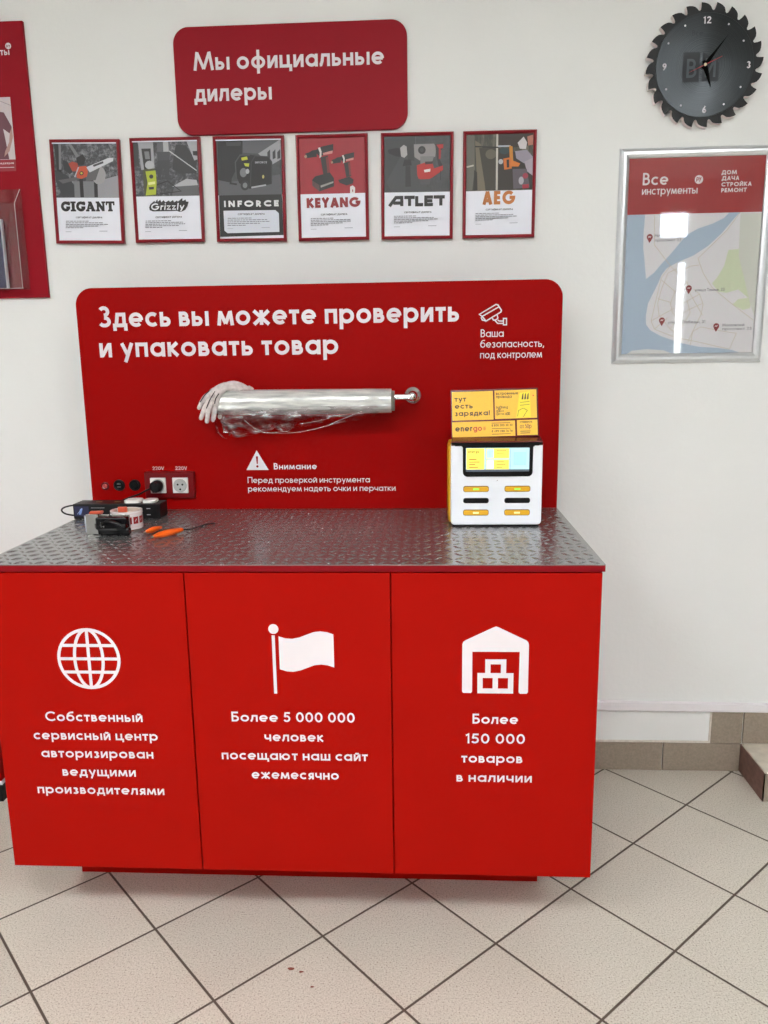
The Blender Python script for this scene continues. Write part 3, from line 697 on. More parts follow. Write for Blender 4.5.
# gathered film edge folds
f = MB()
for a, b, c in (((244, 420), (262, 432), (290, 431)), ((262, 433), (300, 432), (345, 421)), ((330, 424), (360, 412), (386, 399)), ((300, 424), (318, 421), (330, 418))):
    f.tube(spline([(*(onY(q[0], q[1], RY - .03)), 0) for q in (a, b, c)]), .001, 5)
f.v = [(x, RY - .026 - .006 * math.sin(x * 40), z) for x, z, _ in f.v] if False else f.v
vv = []
for (x, z, q) in f.v: vv.append((x, RY - .03 + q, z))
f.v = vv; obj('film_crease', f, clear_mat('film_crease_highlight', (.95, .92, .92, 1), .2, base=.3, bscale=200), t)
f = MB(); rows = []
lp_ = [onY(a, b, RY - .02) for a, b in ((219, 402), (215, 418), (218, 431), (224, 438), (229, 437), (229, 428), (224, 414), (221, 403))]
P = spline([(a, RY - .02, b) for a, b in lp_]); 
for q in P: rows.append([(q.x, q.y - .009, q.z), (q.x, q.y + .009, q.z)])
f.grid(rows); obj('film_tail', f, M_FILM, t)

# gloves
def remeshed(mb, name, mats, parent, vox=.0022):
    me = bpy.data.meshes.new('tmp'); me.from_pydata(mb.v, [], mb.f); o = bpy.data.objects.new('tmp', me); COL.objects.link(o)
    bm = bmesh.new(); bm.from_mesh(me); bmesh.ops.remove_doubles(bm, verts=bm.verts, dist=1e-5); bmesh.ops.recalc_face_normals(bm, faces=bm.faces); bm.to_mesh(me); bm.free()
    r = o.modifiers.new('r', 'REMESH'); r.mode = 'VOXEL'; r.voxel_size = vox; s = o.modifiers.new('s', 'SMOOTH'); s.iterations = 4; s.factor = .6
    ev = o.evaluated_get(bpy.context.evaluated_depsgraph_get()); nm = bpy.data.meshes.new_from_object(ev)
    bpy.data.objects.remove(o)
    off = parent.location
    for v in nm.vertices: v.co -= off
    nm.polygons.foreach_set('use_smooth', [True] * len(nm.polygons)); nm.materials.clear()
    for m in mats: nm.materials.append(m)
    q = bpy.data.objects.new(name, nm); COL.objects.link(q); q.parent = parent
    return q
def glove(dx, dz, dy, label, spread=1.0):
    y = RY - .012 + dy
    def q(px, py, d=0): a = onY(px + dx, py + dz, y); return (a[0], y + d, a[1])
    t = thing('work_glove', q(226, 384, .0), label, 'glove', 'white work gloves hung over the chrome bar')
    f = MB()
    f.tube(spline([q(241, 392, .02), q(235, 388.5, .012), q(226, 386.5, .004), q(217, 390, -.004), q(212, 396, -.008)], 5), [.009 + .005 * math.sin(PI * k / 20) for k in range(21)], 14, flat=(1.5, .85))
    for a, b, c, d, rad in (((214, 390), (204, 398), (198.5, 408), .006, .0082), ((214, 393), (206, 406), (201.5, 418), -.004, .0085), ((216, 395), (210, 409), (208, 421), -.012, .0085), ((219, 396), (217, 408), (215.5, 418), -.02, .0078), ((226, 388), (220, 396), (219, 405), -.026, .008)):
        P = spline([q(*a, d * .4), q(*b, d), q(*c, d)], 6); f.tube(P, [rad * (1.05 - .25 * k / (len(P) - 1)) for k in range(len(P))], 10)
        f.ball(tuple(P[-1]), rad * .8, n=10)
    remeshed(f, 'glove_body', [M_GLOVE], t)
    f = MB(); f.tube([q(243.5, 393.5, .024), q(240, 391, .019)], [.0145, .0135], 16, flat=(1.5, .85)); obj('knit_cuff', f, M_GLOVE, t)
    f = MB()
    for a in (((212, 389, -.001), (206, 394, -.004), (200.5, 402, -.005)), ((217, 391, -.02), (212, 399, -.0205), (208, 408, -.016)), ((222, 393, -.034), (219, 398, -.036), (218, 403, -.036))):
        f.tube(spline([q(*k) for k in a]), .0016, 6)
    obj('seam', f, M_GLOVE2, t)
    return t
glove(0, 0, 0, 'white work glove in front, fingers hanging down at the left end of the film roll')
glove(6, -1.5, .034, 'white work glove behind the front glove, next to the red board')

# ================================================================== DEALER BOARD + POSTERS
t = thing('dealer_sign', (-.395, 0, 2.066), 'crimson rounded sign with two lines of white lettering above the framed certificates', 'sign')
f = MB(); f.prism(rr(-.7445, 2.066, -.0525, 2.3625, .046, 10), -.012, 0, ch=.001); obj('panel', f, M_CRIM, t)
tline('Мы официальные', -.6865, 2.2435, .0505, .17, .566, t, -.0124); tline('дилеры', -.6888, 2.158, .0505, .17, .233, t, -.0124)

FOREST = photo_mat('black_and_white_thicket_photo', [(.3, rgb(22, 24, 26)), (.5, rgb(62, 64, 68)), (.7, rgb(150, 152, 158))], 60)
GREYBG = photo_mat('dark_grey_photo_ground', [(.3, rgb(40, 42, 44)), (.5, rgb(62, 64, 66)), (.75, rgb(84, 86, 88))], 10)
ROOMBG = photo_mat('dim_workshop_photo', [(.3, rgb(30, 32, 28)), (.5, rgb(66, 66, 56)), (.75, rgb(140, 136, 120))], 14, (3, 1, .5))
CORNERS = [((65, 105), (605, 100), (655, 945), (115, 945)), ((60, 90), (612, 85), (660, 935), (115, 940)), ((45, 80), (605, 75), (632, 930), (90, 940)), ((75, 105), (635, 100), (648, 950), (95, 960)), ((78, 92), (640, 90), (632, 945), (78, 955)), ((75, 105), (645, 98), (640, 960), (75, 965))]
PW, PH = .2165, .3025
def lay(i):
    TL, TR, BR, BL = CORNERS[i]
    W, H = PW - .018, PH - .018
    def g(cx, cy):
        v = (cy - (TL[1] + TR[1]) / 2) / ((BL[1] + BR[1]) / 2 - (TL[1] + TR[1]) / 2)
        xl = TL[0] + (BL[0] - TL[0]) * v; xr = TR[0] + (BR[0] - TR[0]) * v
        return (-W / 2 + W * (cx - xl) / (xr - xl), H / 2 - H * v + PH / 2)
    return g
POST = [(-1.043, 1.912, 1.3, 'GIGANT', 'chainsaw cutting a log'), (-.7905, 1.9105, .5, 'Grizzly', 'yellow pressure washer'), (-.5355, 1.9073, .6, 'INFORCE', 'black generator'), (-.2815, 1.9052, .1, 'KEYANG', 'two cordless drills on red'), (-.0272, 1.9034, .5, 'ATLET', 'rotary hammer'), (.219, 1.9018, .2, 'AEG', 'orange drill in hand')]
LBL = ['red framed certificate with an orange chainsaw photo and black GIGANT wording, leftmost of the row',
       'red framed certificate with a yellow washer photo and Grizzly wording',
       'red framed certificate with a dark generator photo and white INFORCE wording on black',
       'red framed certificate with two drills on red and dark red KEYANG wording',
       'red framed certificate with a rotary hammer photo and black ATLET wording',
       'red framed certificate with orange AEG wording, rightmost of the row']
K = rgb
def poster(i):
    cx, cz, tilt, brand, _ = POST[i]
    t = thing('framed_certificate', (cx, -.002, cz - PH / 2), LBL[i], 'framed certificate', 'framed dealer certificates', (0, math.radians(tilt), 0))
    f = MB(); W, H = PW / 2, PH; fw = .0095
    # mitred rounded frame profile
    prof = [(0, 0), (0, -.012), (.002, -.015), (.005, -.0155), (.0085, -.013), (fw, -.009)]
    rows = []
    for d, y in prof: rows.append([(-W + d, y, d), (W - d, y, d), (W - d, y, H - d), (-W + d, y, H - d)])
    f.grid(rows, 0, False, closeu=True); f.face([rows[0][k] for k in (3, 2, 1, 0)], 0)
    obj('frame', f, M_CRIMFR, t, False)
    g = lay(i); f = MB(); w2, yb = W - fw + .001, -.0085
    ph = H - fw - (H - 2 * fw) * .556; n = [0]
    def F(pts, c, m=1): n[0] += 1; f.flat([g(*p) for p in pts], yb - .00005 * n[0], m, c)
    def Lp(pts, wd, c): n[0] += 1; f.ribbon([g(*p) for p in pts], wd * .00037, yb - .00005 * n[0], 1, c)
    def E(x, y, rx, ry, c): F([(x + rx * math.cos(a * PI / 8), y + ry * math.sin(a * PI / 8)) for a in range(16)], c)
    f.flat([(-w2, fw), (w2, fw), (w2, H - fw), (-w2, H - fw)], yb, 0)
    bgi = [FOREST, FOREST, GREYBG, None, GREYBG, ROOMBG][i]
    n[0] = 1
    f.flat([(-w2, ph), (w2, ph), (w2, H - fw), (-w2, H - fw)], yb - .00005, 2, K(150, 24, 34))
    mats = [M_PAPER, INK, bgi or mat('crimson_print', rgb(150, 22, 36), .45, var=.06)]
    dk = K(26, 26, 28); g1 = K(60, 62, 64); g2 = K(120, 122, 126); g3 = K(175, 177, 182)
    if i == 0:
        F([(75, 110), (110, 110), (150, 420), (110, 420)], dk); F([(80, 330), (190, 380), (250, 470), (260, 568), (150, 568), (90, 430)], K(48, 50, 54))
        F([(245, 430), (425, 430), (440, 568), (250, 568)], g2); F([(440, 430), (620, 380), (628, 568), (450, 568)], K(150, 150, 156))
        F([(290, 400), (320, 400), (330, 568), (300, 568)], dk); F([(415, 430), (445, 430), (450, 568), (420, 568)], dk)
        F([(110, 420), (300, 390), (330, 400), (150, 450)], K(90, 90, 92)); E(458, 380, 58, 78, K(158, 156, 158)); F([(340, 330), (470, 300), (430, 420), (350, 430)], K(92, 92, 94))
        F([(115, 115), (135, 115), (138, 330), (118, 330)], g2); F([(195, 110), (220, 110), (300, 230), (275, 245)], g2)
        F([(265, 230), (320, 200), (345, 240), (330, 290), (275, 290)], dk); F([(350, 310), (540, 232), (580, 232), (578, 258), (380, 355)], K(205, 208, 214))
        F([(180, 290), (230, 262), (275, 275), (285, 310), (270, 345), (215, 345)], K(168, 58, 36)); F([(265, 330), (290, 305), (350, 300), (365, 350), (355, 390), (310, 410), (270, 400)], K(196, 78, 40))
        F([(150, 250), (190, 262), (235, 350), (210, 370), (160, 330)], K(40, 42, 46)); E(310, 362, 18, 18, dk); E(310, 362, 10, 10, K(200, 190, 60)); Lp([(410, 300), (495, 268)], 16, K(70, 72, 76)); Lp([(252, 395), (285, 310)], 10, g3)
    if i == 1:
        F([(62, 95), (100, 95), (120, 300), (75, 300)], K(50, 52, 54)); F([(105, 95), (235, 95), (250, 330), (135, 330)], K(158, 160, 166)); F([(135, 150), (215, 150), (225, 330), (160, 330)], dk)
        F([(160, 175), (200, 175), (210, 240), (170, 240)], g2); E(205, 290, 38, 36, g3)
        F([(270, 95), (380, 95), (385, 250), (270, 260)], K(92, 94, 98)); F([(320, 95), (365, 95), (372, 190), (325, 190)], g3); F([(270, 180), (380, 180), (378, 255), (275, 260)], K(66, 68, 72))
        F([(272, 255), (380, 250), (375, 420), (345, 420), (325, 300), (300, 420), (275, 420)], K(56, 58, 62)); F([(430, 120), (520, 130), (600, 260), (610, 370), (480, 370), (400, 330)], K(44, 46, 48)); F([(520, 92), (610, 90), (615, 250), (590, 260)], K(170, 172, 178))
        F([(400, 480), (520, 415), (610, 425), (625, 480)], g3); F([(420, 480), (628, 470), (632, 560), (400, 560)], K(92, 94, 96)); F([(575, 180), (615, 180), (618, 220), (580, 215)], dk)
        Lp([(375, 175), (520, 280), (610, 345)], 8, K(190, 192, 196)); Lp([(250, 470), (360, 430), (480, 520), (300, 540)], 9, dk)
        F([(150, 330), (250, 320), (270, 400), (272, 550), (165, 556), (155, 450)], K(70, 74, 40)); F([(172, 345), (258, 338), (268, 440), (262, 545), (175, 552), (190, 440)], K(176, 190, 40)); E(222, 390, 18, 18, dk); F([(195, 440), (255, 432), (256, 455), (198, 462)], K(225, 228, 150)); F([(200, 480), (245, 478), (245, 500), (205, 502)], dk)
    if i == 2:
        F([(60, 90), (275, 80), (270, 240), (160, 460), (70, 420)], K(26, 28, 30)); F([(130, 95), (265, 95), (258, 130), (140, 130)], K(60, 62, 64)); F([(275, 80), (600, 75), (560, 110), (410, 200), (280, 190)], K(88, 90, 94))
        F([(410, 200), (600, 80), (608, 250), (520, 300)], K(158, 160, 166)); 
        for a in (500, 545, 585): F([(a - 12, 190), (a + 12, 165), (a + 14, 240), (a - 10, 250)], K(50, 52, 56))
        F([(70, 420), (160, 440), (600, 380), (615, 552), (80, 552)], K(84, 86, 90)); Lp([(190, 240), (175, 450), (230, 460)], 14, dk)
        F([(215, 250), (250, 205), (330, 205), (380, 215), (500, 225), (530, 270), (528, 460), (440, 480), (340, 500), (250, 450), (220, 380)], K(20, 21, 22)); Lp([(225, 400), (215, 270), (255, 210), (340, 210)], 10, K(70, 72, 74)); Lp([(345, 480), (352, 270), (385, 218), (500, 228), (528, 280), (526, 440)], 8, K(52, 54, 56))
        F([(265, 232), (315, 222), (322, 250), (270, 256)], K(200, 205, 50)); F([(288, 280), (335, 282), (330, 310), (300, 305)], K(196, 200, 60)); E(285, 360, 30, 40, g2); E(320, 350, 16, 22, g3); E(300, 470, 38, 44, K(36, 38, 40)); E(300, 470, 20, 24, g2)
        n[0] += 1; a = g(385, 284); b = g(487, 282); text(f, 'INFORCE', a[0], a[1], .0058, yb - .00005 * n[0], .22, width=b[0] - a[0], m=1, c=g3); Lp([(355, 490), (480, 470)], 12, g3); E(455, 398, 9, 16, K(200, 190, 110))
        n[0] += 1; F([(78, 555), (615, 552), (632, 908), (92, 918)], K(18, 20, 20))
        n[0] += 1; F([(118, 688), (560, 688), (590, 716), (596, 880), (155, 886), (128, 862)], K(214, 220, 232))
    if i == 3:
        def drill(dx, dy, s, batt):
            def T(pts): return [(dx + (a - 0) * s, dy + b * s) for a, b in pts]
            F(T([(140, 20), (240, 0), (240, 60), (225, 80), (120, 100), (90, 70), (95, 45)]), K(40, 34, 36)) ; F(T([(0, 75), (35, 65), (60, 50), (95, 45), (100, 105), (50, 110), (15, 115)]), K(36, 34, 34)); F(T([(-10, 95), (10, 85), (18, 105), (0, 115)]), K(160, 120, 100))
            F(T([(110, 30), (128, 26), (140, 60), (138, 105), (122, 115), (125, 70)]), K(205, 200, 196)); F(T([(150, 75), (235, 55), (232, 80), (155, 92)]), K(200, 130, 124)); F(T([(130, 110), (195, 95), (210, 250), (155, 262)]), K(44, 36, 36)); F(T([(175, 110), (195, 105), (208, 240), (190, 245)]), K(120, 40, 40))
            if batt:
                F(T([(85, 270), (210, 240), (245, 290), (245, 360), (120, 400), (60, 340), (58, 300)]), K(32, 30, 32)); F(T([(58, 305), (120, 345), (120, 400), (60, 350)]), K(86, 60, 60)); F(T([(130, 350), (240, 315), (240, 330), (132, 368)]), K(150, 146, 140))
            else: F(T([(70, 290), (190, 255), (235, 290), (225, 330), (160, 350), (85, 320)]), K(30, 30, 34)); 
        drill(130, 155, 1.0, True); drill(355, 230, .8, False)
        F([(512, 520), (535, 510), (555, 530), (552, 578), (512, 578)], K(226, 222, 222)); F([(530, 545), (538, 545), (538, 565), (530, 565)], K(150, 24, 34))
    if i == 4:
        F([(85, 110), (340, 95), (345, 560), (85, 560)], K(56, 58, 60)); Lp([(345, 95), (345, 565)], 4, K(90, 92, 92)); F([(95, 480), (220, 260), (520, 300), (420, 560), (140, 560)], K(66, 68, 70))
        F([(110, 205), (180, 190), (225, 195), (225, 265), (180, 262), (118, 235)], K(28, 28, 30)); F([(215, 190), (245, 165), (270, 180), (275, 250), (250, 275), (222, 262)], K(170, 168, 168)); F([(275, 165), (335, 165), (335, 300), (280, 300)], K(52, 52, 54)); F([(330, 162), (500, 160), (520, 190), (510, 270), (380, 300), (335, 270)], K(140, 138, 138)); E(398, 212, 32, 34, K(36, 36, 38)); E(398, 212, 16, 18, g1)
        F([(250, 290), (305, 290), (312, 340), (235, 345)], K(34, 34, 36)); F([(260, 345), (300, 345), (305, 520), (258, 522)], K(42, 42, 44)); F([(385, 265), (500, 265), (480, 330), (385, 335)], K(120, 120, 122))
        F([(510, 165), (575, 162), (580, 195), (550, 225), (545, 290), (575, 350), (540, 360), (520, 260)], K(40, 38, 40)); F([(520, 170), (578, 165), (578, 200), (545, 205)], K(176, 40, 40)); F([(540, 205), (560, 210), (555, 290), (540, 290)], K(160, 34, 36))
        F([(355, 340), (420, 320), (490, 330), (500, 370), (575, 345), (575, 385), (480, 450), (430, 470), (370, 455), (358, 420)], K(182, 44, 40)); F([(415, 380), (470, 372), (468, 396), (420, 402)], K(230, 220, 216)); F([(372, 460), (475, 458), (460, 505), (390, 505)], K(74, 74, 76)); F([(425, 310), (490, 310), (485, 330), (425, 335)], K(50, 36, 36)); Lp([(555, 390), (555, 470)], 5, dk)
    if i == 5:
        F([(80, 110), (145, 108), (150, 400), (130, 575), (80, 575)], K(98, 98, 88)); F([(150, 150), (195, 180), (235, 260), (240, 575), (175, 575)], K(112, 104, 86)); F([(185, 215), (325, 215), (330, 575), (245, 575)], K(58, 54, 44)); E(285, 270, 46, 42, K(96, 92, 76)); F([(145, 400), (170, 420), (175, 575), (140, 575)], K(40, 38, 32))
        F([(330, 100), (345, 100), (346, 575), (330, 575)], K(196, 192, 182)); F([(348, 100), (640, 100), (640, 200), (470, 220), (350, 190)], K(52, 42, 36)); F([(350, 220), (640, 300), (640, 572), (350, 575)], K(46, 40, 34))
        Lp([(150, 203), (350, 215)], 10, K(26, 24, 22)); Lp([(345, 205), (450, 205)], 12, K(170, 180, 190)); E(400, 245, 42, 28, K(40, 62, 64)); F([(440, 200), (468, 210), (475, 330), (445, 330)], K(196, 130, 40)); F([(390, 310), (455, 300), (465, 395), (400, 405)], K(206, 112, 34)); F([(455, 320), (535, 355), (520, 380), (455, 378)], K(214, 120, 36)); F([(418, 320), (440, 318), (442, 385), (422, 388)], K(30, 26, 24)); E(370, 335, 20, 22, g3)
        F([(510, 180), (560, 130), (590, 180), (580, 235), (530, 230)], K(205, 202, 205)); F([(490, 250), (590, 240), (640, 300), (640, 380), (560, 350), (500, 310)], K(150, 145, 160)); F([(570, 340), (640, 310), (642, 460), (590, 420)], K(170, 160, 172)); F([(590, 130), (640, 115), (640, 200), (600, 205)], K(180, 120, 100)); F([(470, 400), (590, 400), (620, 560), (480, 570)], K(90, 84, 92)); E(580, 460, 24, 24, K(160, 60, 80)); E(545, 500, 22, 34, K(170, 166, 176)); F([(555, 535), (610, 530), (610, 565), (558, 568)], K(170, 40, 60)); Lp([(80, 375), (140, 362)], 12, K(190, 186, 170))
    n[0] += 3; yy = yb - .00005 * n[0]
    if i == 0:
        a = g(138, 688); b = g(596, 688); c_ = g(138, 606); cap = c_[1] - a[1]
        SL = {'G': [([(.93, .72), (.8, .86)] + arc(.5, .5, .38, .38, 60, 330, 22) + [(.86, .42)], .24), ([(.55, .4), (1.0, .4)], .16), ([(.9, .62), (.9, 1.0)], .14)],
              'I': [([(.3, 0), (.3, 1)], .26), ([(0, .07), (.6, .07)], .15), ([(0, .93), (.6, .93)], .15)],
              'A': [([(.2, .05), (.48, .95)], .17), ([(.5, .95), (.84, .05)], .27), ([(.25, .3), (.75, .3)], .13), ([(0, .07), (.4, .07)], .15), ([(.62, .07), (1.08, .07)], .15), ([(.28, .94), (.6, .94)], .13)],
              'N': [([(.22, .0), (.22, .96)], .18), ([(.2, .96), (.84, .06)], .25), ([(.84, 0), (.84, 1)], .18), ([(0, .07), (.42, .07)], .15), ([(0, .93), (.3, .93)], .15), ([(.64, .93), (1.06, .93)], .15)],
              'T': [([(.48, 0), (.48, 1)], .26), ([(0, .92), (.96, .92)], .17), ([(.07, .62), (.07, .98)], .13), ([(.89, .62), (.89, .98)], .13), ([(.22, .07), (.74, .07)], .15)]}
        AD = {'G': 1.04, 'I': .66, 'A': 1.14, 'N': 1.12, 'T': .98}
        s = 'GIGANT'; tot = sum(AD[k] for k in s); sx = (b[0] - a[0]) / tot; x = a[0]
        for ch in s:
            for j, (pts, w_) in enumerate(SL[ch]): f.ribbon([(x + p * sx, a[1] + q * cap) for p, q in pts], w_ * 1.3 * cap, yy - j * 2e-5, 1, dk)
            x += AD[ch] * sx
    elif i == 1:
        F([(210, 680), (205, 655), (215, 630), (235, 612), (250, 600), (258, 612), (275, 585), (280, 608), (300, 590), (310, 612), (330, 596), (345, 615), (375, 598), (385, 612), (410, 595), (420, 614), (445, 600), (452, 610), (490, 578), (492, 605), (520, 592), (522, 610), (545, 612), (535, 650), (515, 682), (480, 700), (462, 698), (450, 690), (240, 692)], dk)
        n[0] += 3; a = g(218, 680); b = g(505, 678); text(f, 'Grizzly', a[0], a[1], .0195, yb - .00005 * n[0], .19, width=b[0] - a[0], m=1, c=K(235, 240, 245), slant=.18)
    elif i == 2:
        a = g(118, 656); b = g(590, 650); text(f, 'INFORCE', a[0], a[1], .018, yy, .3, width=b[0] - a[0], m=1, c=K(228, 230, 232), track=.12)
    elif i == 3:
        a = g(138, 696); b = g(604, 692); text(f, 'KEYANG', a[0], a[1], .0285, yy, .29, width=b[0] - a[0], m=1, c=K(140, 14, 22), track=.04)
    elif i == 4:
        a = g(122, 688); b = g(590, 684); cap = .028
        SA = [([(.0, 0), (.5, .88), (.95, .88), (.95, 0)], 1), ([(.3, .32), (.95, .32)], 1), ([(1.15, .88), (1.95, .88)], 1), ([(1.55, 0), (1.55, .88)], 1), ([(2.1, 1), (2.1, .12), (2.6, .12)], 1), ([(3.35, .88), (2.8, .88), (2.8, .12), (3.35, .12)], 1), ([(2.8, .5), (3.3, .5)], 1), ([(3.4, .88), (4.25, .88)], 1), ([(3.95, 0), (3.95, .88)], 1)]
        for j, (pts, _) in enumerate(SA): f.ribbon([(a[0] + p / 4.25 * (b[0] - a[0]) + (0 if p < .9 else .0 * q), a[1] + q * cap) for p, q in pts], .34 * cap, yy - j * 2e-5, 1, dk)
    else:
        a = g(220, 700); b = g(496, 695); text(f, 'AEG', a[0], a[1], .0385, yy, .25, width=b[0] - a[0], m=1, c=K(192, 116, 52), track=.14)
    ty = {2: 722, 3: 757}.get(i, 744); x0, x1 = (240, 470) if i == 2 else (260, 488) if i in (0, 1, 3) else (245, 478)
    a = g(x0, ty + 6); b = g(x1, ty + 6); text(f, 'СЕРТИФИКАТ ДИЛЕРА', a[0], a[1], .0048, yy - .0003, .2, width=b[0] - a[0], m=1, c=K(40, 42, 48), slant=.1)
    rnd = random.Random(i); bx0 = x0 - (85 if i not in (2,) else 85); bw = 350
    for k, fr_ in enumerate((.55, .92, .98, .78, .4)):
        yl = ty + 28 + k * 14.5 if i != 2 else ty + 30 + k * 16; x = bx0
        while x < bx0 + bw * fr_:
            w_ = rnd.uniform(10, 34); F([(x, yl), (x + w_, yl), (x + w_, yl + 6), (x, yl + 6)], K(120, 124, 134)); x += w_ + 5
    F([(bx0, ty + 122), (bx0 + 50, ty + 122), (bx0 + 50, ty + 127), (bx0, ty + 127)], K(176, 182, 194)); F([(bx0 + 290, ty + 116), (bx0 + 360, ty + 116), (bx0 + 360, ty + 122), (bx0 + 290, ty + 122)], K(170, 176, 190))
    if i in (0, 1, 2): f.flat([(-w2, H - fw - .0035), (w2, H - fw - .0035), (w2, H - fw), (-w2, H - fw)], yb - .0049, 0)
    obj('print', f, mats, t, False)
for i in range(6): poster(i)

# ================================================================== LEFT RED BOARD
t = thing('information_board', (-1.55, 0, 1.6), 'tall crimson information board at the left edge, with photo and leaflet holder', 'board')
f = MB(); f.prism([(-1.93, 1.6015), (-1.1925, 1.6015), (-1.1955, 2.3965), (-1.93, 2.3965)], -.012, -.0005, ch=.001); obj('panel', f, M_CRIM, t)
f = MB(); text(f, 'инструменты', -1.2425, 2.3045, .0205, -.0124, .16, align='r', m=0, width=.16); text(f, 'Все', -1.4025, 2.333, .034, -.0124, .15)
f.flat(circ(-1.244, 2.329, .0088, 24), -.0124, 0); text(f, 'ру', -1.2495, 2.3265, .0085, -.0127, .16, m=1, width=.011); obj('lettering', f, [M_VINYL, M_CRIM], t)
f = MB(); y = -.0125
def q(px, py, yy=-.0125): return onY(px, py, yy)
c0 = K(206, 196, 200)
f.flat([(-1.62, 2.012), (-1.2555, 2.012), (-1.2535, 2.1885), (-1.62, 2.1885)], y, 0, c0)
f.flat([(-1.62, 1.9785), (-1.257, 1.9785), (-1.2555, 2.012), (-1.62, 2.012)], y, 0, K(150, 34, 50))
f.flat([(-1.43, 2.013), (-1.275, 2.013), (-1.281, 2.07), (-1.285, 2.1), (-1.264, 2.085), (-1.2575, 2.105), (-1.278, 2.146), (-1.3, 2.15), (-1.34, 2.165), (-1.4, 2.15), (-1.44, 2.1)], y - 5e-5, 0, K(108, 62, 74))
f.flat([(-1.2655, 2.088), (-1.257, 2.104), (-1.2565, 2.075), (-1.272, 2.035), (-1.29, 2.02), (-1.286, 2.035), (-1.27, 2.062)], y - 1e-4, 0, K(178, 140, 134))
f.flat(circ(-1.35, 2.176, .012, 16), y - 1e-4, 0, K(178, 140, 134)); f.ribbon([(-1.31, 2.188), (-1.2545, 2.165)], .0012, y - 1e-4, 0, K(120, 110, 116))
text(f, 'менеджеров', -1.262, 1.999, .0065, y - 1e-4, .16, align='r', c=K(230, 214, 218), width=.06); f.flat([(-1.33, 1.9885), (-1.262, 1.9885), (-1.262, 1.9905), (-1.33, 1.9905)], y - 1e-4, 0, K(210, 180, 186))
obj('photo_print', f, INK, t)
h = thing('leaflet_holder', (-1.4, -.012, 1.625), 'clear acrylic leaflet holder on the crimson board', 'leaflet holder')
f = MB(); xh = -1.2475
f.box(-1.56, xh, -.0155, -.0121, 1.626, 1.925); f.box(-1.56, xh - .006, -.05, -.048, 1.627, 1.88, bev=.0005); f.box(-1.56, xh - .006, -.048, -.0155, 1.627, 1.629)
f.face([(xh - .006, -.0485, 1.627), (xh - .0025, -.0155, 1.627), (xh - .0025, -.0155, 1.925), (xh - .006, -.0485, 1.875)]); f.face([(xh - .008, -.0485, 1.627), (xh - .0045, -.0155, 1.627), (xh - .0045, -.0155, 1.925), (xh - .008, -.0485, 1.875)][::-1])
obj('pocket', f, M_ACRYL, h)
f = MB(); f.tube([(xh - .007, -.0495, 1.627), (xh - .007, -.0495, 1.878), (xh - .0025, -.0165, 1.925)], .0009, 5); f.tube([(-1.56, -.0495, 1.628), (xh - .005, -.0495, 1.628)], .0011, 5); obj('polished_edge', f, mat('bright_acrylic_edge', rgb(205, 190, 192), .15, var=.02), h)
l = thing('leaflet', (-1.38, -.03, 1.63), 'dark blue leaflet in the clear holder at the left edge', 'leaflet')
f = MB(); f.box(-1.5, -1.3075, -.04, -.026, 1.63, 1.835); obj('pages', f, M_PAPER, l); f = MB(); f.box(-1.5, -1.3105, -.0412, -.04, 1.63, 1.835); obj('cover', f, mat('navy_cover', rgb(20, 26, 74), .3), l)
# red stand in the far left corner
t = thing('display_stand', (-1.75, -.27, 0), 'red stand with white stripe and black base, left of the counter behind it', 'stand')
f = MB(); f.box(-2.1, -1.375, -.27, -.02, .075, .62, bev=.002); obj('cabinet_body', f, M_PANEL, t)
f = MB(); f.box(-2.102, -1.373, -.272, -.02, .062, .075, bev=.001); obj('stripe', f, M_WPLAST, t)
f = MB(); f.box(-2.09, -1.38, -.266, -.02, 0, .062); obj('base', f, M_BLACK, t)

# ================================================================== MAP FRAME
t = thing('map_frame', (.8, 0, 1.3715), 'silver framed town map with a red header on the right of the wall', 'framed map')
mx0, mx1, mz0, mz1 = .5735, 1.0245, 1.371, 1.994
f = MB(); prof = [(0, -.001), (0, -.006), (.004, -.012), (.011, -.0165), (.018, -.0165), (.0255, -.0125), (.0285, -.009)]
rows = [[(mx0 + d, y, mz0 + d), (mx1 - d, y, mz0 + d), (mx1 - d, y, mz1 - d), (mx0 + d, y, mz1 - d)] for d, y in prof]
f.grid(rows, 0, False, closeu=True); obj('snap_frame', f, M_ALU, t)
f = MB(); y = -.0075
a0, a1, b0, b1 = mx0 + .027, mx1 - .027, mz0 + .027, mz1 - .027
hd = 1.808
LAND, WAT, GRN, ROAD = K(222, 222, 226), K(170, 190, 210), K(206, 218, 188), K(196, 184, 160)
RED = K(160, 30, 34)
def mp(x, y_): return onY(600 + x / 4.268, 130 + y_ / 4.268, -.0075)
def cl(p): return (min(max(p[0], a0), a1), min(max(p[1], b0), hd))
def MF(pts, c, k): f.flat([cl(mp(*p)) for p in pts], y - k * 5e-5, 0, c)
f.flat([(a0, b0), (a1, b0), (a1, hd), (a0, hd)], y, 0, LAND); f.flat([(a0, hd), (a1, hd), (a1, b1), (a0, b1)], y, 0, RED)
MF([(80, 350), (193, 350), (186, 440), (184, 500), (190, 560), (196, 636), (230, 610), (262, 572), (292, 540), (318, 510), (350, 470), (375, 445), (420, 420), (480, 400), (530, 375), (552, 350), (598, 350), (575, 375), (520, 440), (462, 494), (400, 535), (330, 565), (285, 590), (262, 620), (250, 650), (225, 700), (205, 740), (196, 790), (196, 830), (215, 855), (260, 880), (340, 908), (420, 925), (500, 930), (560, 938), (600, 965), (80, 965)], WAT, 1)
MF([(110, 960), (135, 942), (200, 935), (270, 940), (310, 960)], K(214, 216, 216), 2)
